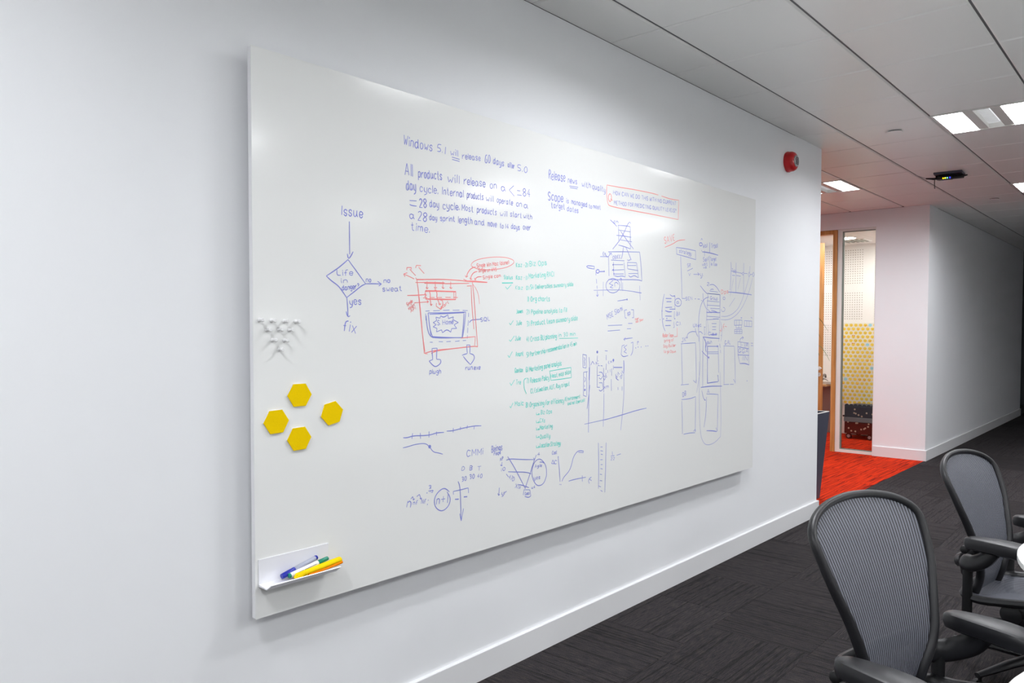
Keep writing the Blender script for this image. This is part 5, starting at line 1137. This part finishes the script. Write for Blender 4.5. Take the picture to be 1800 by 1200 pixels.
def make_chair(label, pos, rz, dz, arm_z):
    ch = thing('office_chair', label, 'chair', (pos[0], pos[1], 0), rz, 'mesh office chairs')
    SZ = 0.445 + dz
    # back: outline tube and mesh
    S = [-0.16, -0.08, 0.0, 0.08, 0.16, 0.25, 0.35, 0.45, 0.55, 0.65, 0.73, 0.80, 0.85, 0.89, 0.925, 0.955, 0.978, 0.993]
    fr = 0.013                                    # frame half width, so that the outline is the outer edge
    def P(s, sg):
        w = bw(max(s, 0)) if s >= 0 else BW[0]
        z = BZ_0 + (BZ_1 - BZ_0) * s
        if s > 0.8:
            q = (s - 0.8) / 0.2
            z -= fr * q
        return Vector((sg * max(w - fr, 0.0), by(s) + 0.020 * (w / 0.285) ** 2, z + dz))
    Lp = [P(s, -1) for s in S]
    Rp = [P(s, 1) for s in reversed(S)]
    topc = P(1.0, 0)
    path = catmull(Lp + [topc] + Rp, 3)
    rads = []
    for p in path:
        u = (p.z - dz - BZ_0) / (BZ_1 - BZ_0)
        rads.append(0.0155 - 0.004 * max(0, min(1, u)))
    MB().tube(path, rads, 12, flat=(1.0, 1.15), up=(0, 1, 0)).build('back_frame', M['graphite'], ch)
    rows = []
    for i in range(30):
        s = -0.15 + 1.135 * i / 29
        e = P(s, 1)
        w = e.x
        rows.append([(w * (2 * j / 24 - 1), e.y - 0.020 * (w / 0.285) ** 2 * (1 - (2 * j / 24 - 1) ** 2) - 0.002, e.z) for j in range(25)])
    sheet('back_mesh', rows, M['mesh'], ch, (0.19, 0.315))
    # lumbar yoke behind the back
    MB().tube(catmull([(-0.20, -0.03, 0.56 + dz), (-0.13, -0.075, 0.535 + dz), (0, -0.085, 0.53 + dz), (0.13, -0.075, 0.535 + dz), (0.20, -0.03, 0.56 + dz)], 4), 0.016, 10, flat=(1.0, 1.6)).build('lumbar_yoke', M['graphite'], ch)
    # arms
    for sg in (-1, 1):
        a = MB()
        ax = sg * 0.283
        n = 14
        v = []
        outl = [(-0.028, 0.030), (-0.034, 0.075), (-0.040, 0.130), (-0.042, 0.185), (-0.038, 0.240), (-0.022, 0.272), (0.0, 0.280), (0.022, 0.272), (0.038, 0.240), (0.042, 0.185), (0.040, 0.130), (0.034, 0.075), (0.028, 0.030), (0.018, 0.008), (0.0, 0.0), (-0.018, 0.008)]
        loop = catmull([(ax + x * 1.22, y + 0.004, 0) for x, y in outl], 2, True)
        c = Vector((ax, 0.145, 0))
        rings = [(0.80, arm_z - 0.050), (0.96, arm_z - 0.044), (1.0, arm_z - 0.026), (0.985, arm_z - 0.010), (0.93, arm_z - 0.003), (0.80, arm_z)]
        V = []
        for k, z in rings:
            for p in loop:
                q = c + (p - c) * k
                V.append((q.x, q.y, z + 0.018 * ((q.y - 0.145) / 0.145) ** 2 * (-0.7 if q.y > 0.145 else -0.15)))
        m_ = len(loop)
        Fc = [tuple(reversed(range(m_))), tuple(range((len(rings) - 1) * m_, len(rings) * m_))]
        for r in range(len(rings) - 1):
            for i in range(m_):
                Fc.append((r * m_ + i, r * m_ + (i + 1) % m_, (r + 1) * m_ + (i + 1) % m_, (r + 1) * m_ + i))
        a.add(V, Fc)
        a.sm = True
        a.build('arm_pad', M['pad'], ch)
        # swooping support from the back frame to the pad
        MB().tube(catmull([(sg * 0.195, -0.022, 0.515 + dz), (sg * 0.240, -0.004, arm_z - 0.125), (sg * 0.270, 0.035, arm_z - 0.115), (sg * 0.284, 0.085, arm_z - 0.085), (sg * 0.283, 0.115, arm_z - 0.045)], 5),
                  [0.020] * 4 + [0.027] * 10 + [0.027] * 7, 12, flat=(0.85, 1.3)).build('arm_support', M['graphite'], ch)
        k = MB().lathe([(0.012, -0.016), (0.016, -0.013), (0.016, 0.013), (0.012, 0.016)], (sg * 0.285, 0.010, arm_z - 0.058), 'x', 18)
        if sg > 0:
            k.build('arm_knob', M['black'], ch)
        # upright and link below the arm
        MB().tube([(sg * 0.247, 0.008, arm_z - 0.135), (sg * 0.247, 0.008, SZ - 0.095), (sg * 0.240, 0.022, SZ - 0.115), (sg * 0.15, 0.14, SZ - 0.125), (sg * 0.07, 0.20, SZ - 0.12)], 0.017, 10, flat=(1.2, 1.0)).build('arm_upright', M['black'], ch)
        MB().lathe([(0.030, -0.012), (0.040, -0.008), (0.040, 0.008), (0.030, 0.012), (0.014, 0.016)], (sg * 0.235, 0.17, SZ - 0.055), 'x', 24).build('tilt_knob', M['graphite'], ch)
        MB().tube([(sg * 0.228, 0.17, SZ - 0.055), (sg * 0.19, 0.19, SZ - 0.10), (sg * 0.08, 0.20, SZ - 0.12)], 0.018, 8).build('seat_link', M['black'], ch)
    # seat: rounded frame and mesh
    out = [(-0.215, -0.01), (-0.245, 0.06), (-0.255, 0.16), (-0.258, 0.28), (-0.245, 0.38), (-0.20, 0.44), (-0.10, 0.462), (0, 0.468), (0.10, 0.462), (0.20, 0.44), (0.245, 0.38), (0.258, 0.28), (0.255, 0.16), (0.245, 0.06), (0.215, -0.01), (0.12, -0.035), (0, -0.042), (-0.12, -0.035)]
    def sz(y):
        return SZ - 0.035 + 0.17 * min(y, 0.32) + 0.02 * max(0, 0.04 - y) / 0.08 - 0.045 * max(0, (y - 0.30) / 0.17) ** 2
    MB().tube(catmull([(x, y, sz(y)) for x, y in out], 3, True), 0.0165, 10, flat=(1.3, 1.0), closed=True).build('seat_frame', M['graphite'], ch)
    rows = []
    for i in range(16):
        y = -0.038 + 0.50 * i / 15
        w = 0.25 * max(0.05, 1 - abs((y - 0.21) / 0.265) ** 4) ** 0.5
        rows.append([(w * (2 * j / 16 - 1), y, sz(y) - 0.018 * (1 - (2 * j / 16 - 1) ** 2)) for j in range(17)])
    sheet('seat_mesh', rows, M['mesh'], ch)
    # mechanism, column, star base with castors
    MB().cbox(-0.10, 0.10, 0.09, 0.33, SZ - 0.15, SZ - 0.075, 0.012).build('tilt_mechanism', M['black'], ch)
    MB().lathe([(0.033, 0.09), (0.030, 0.13), (0.026, 0.16), (0.026, 0.235), (0.018, 0.24), (0.018, SZ - 0.15)], (0, 0.20, 0), n=20).build('gas_column', M['black'], ch)
    MB().lathe([(0.05, 0.075), (0.058, 0.085), (0.058, 0.115), (0.045, 0.13)], (0, 0.20, 0), n=24).build('base_hub', M['graphite'], ch)
    for k in range(5):
        an = math.radians(90 + 72 * k + 33)
        d = Vector((math.cos(an), math.sin(an), 0))
        c0 = Vector((0, 0.20, 0))
        lg = MB().tube([c0 + d * 0.045 + Vector((0, 0, 0.103)), c0 + d * 0.16 + Vector((0, 0, 0.098)), c0 + d * 0.27 + Vector((0, 0, 0.086)), c0 + d * 0.340 + Vector((0, 0, 0.080))], [0.026, 0.023, 0.018, 0.014], 10, flat=(1.0, 0.75)).build('leg', M['graphite'], ch)
        cp = c0 + d * 0.325
        ca = MB()
        sd_ = Vector((-d.y, d.x, 0))
        for o_ in (-0.014, 0.014):
            q = cp + sd_ * o_
            pts = [q + d * (0.028 * math.cos(t * math.pi / 9)) + Vector((0, 0, 0.0285 + 0.028 * math.sin(t * math.pi / 9))) for t in range(18)]
            ca.prism([p - sd_ * 0.009 for p in pts], sd_ * 0.018)
        ca.tube([cp + Vector((0, 0, 0.035)), cp + Vector((0, 0, 0.085))], 0.008, 8)
        ca.build('castor', M['black'], ch, smooth=False)
    return ch


make_chair('black mesh office chair nearest the camera, in front of the baseboard', (2.273, -1.639), 2.902, 0.0, 0.628)
make_chair('black mesh office chair further back, to the right of the nearest one', (3.783, -1.611), 2.987, -0.054, 0.634)


# ------------------------------------------------------------------ round white tables at the right edge
def make_table(label, c, r, h=0.73):
    t = thing('round_table', label, 'table', (c[0], c[1], 0), 0, 'round white tables')
    MB().lathe([(r - 0.006, h - 0.025), (r, h - 0.022), (r, h - 0.005), (r - 0.006, h)], n=72).build('table_top', M['table'], t)
    MB().lathe([(0.035, 0.02), (0.035, h - 0.03)], n=20).build('column', M['chrome'], t)
    MB().lathe([(0.11, h - 0.032), (0.11, h - 0.025)], n=28).build('top_plate', M['black'], t)
    MB().lathe([(0.26, 0.0), (0.26, 0.010), (0.24, 0.018), (0.05, 0.026)], n=40).build('foot_disc', M['chrome'], t)


make_table('white round table whose edge shows at the right, before the further chair', (3.07, -2.43), 0.60)
make_table('white round table whose edge shows in the bottom right corner', (1.79, -2.585), 0.60)


# ------------------------------------------------------------------ unseen white desks, added to bounce light up to the ceiling
def make_bounce_desk(label, x, y):
    t = thing('bounce_desk', label, 'desk', (x, y, 0), 0, 'unseen white desks added to bounce light')
    MB().cbox(-1.60, 1.60, -0.40, 0.40, 0.705, 0.73, 0.003).build('desk_top', M['table'], t)
    for sx_ in (-1.54, 0.0, 1.54):
        for sy_ in (-0.34, 0.34):
            MB().box(sx_ - 0.025, sx_ + 0.025, sy_ - 0.025, sy_ + 0.025, 0, 0.705).build('leg', M['grille'], t)
    MB().box(-1.515, 1.515, -0.012, 0.012, 0.60, 0.66).build('crossbar', M['grille'], t)


for r_, yy in enumerate((-4.0, -4.85, -6.4, -7.25)):
    for c_ in range(4):
        make_bounce_desk('unseen white bench desk added to bounce light, outside the picture', -1.9 + c_ * 3.25, yy)
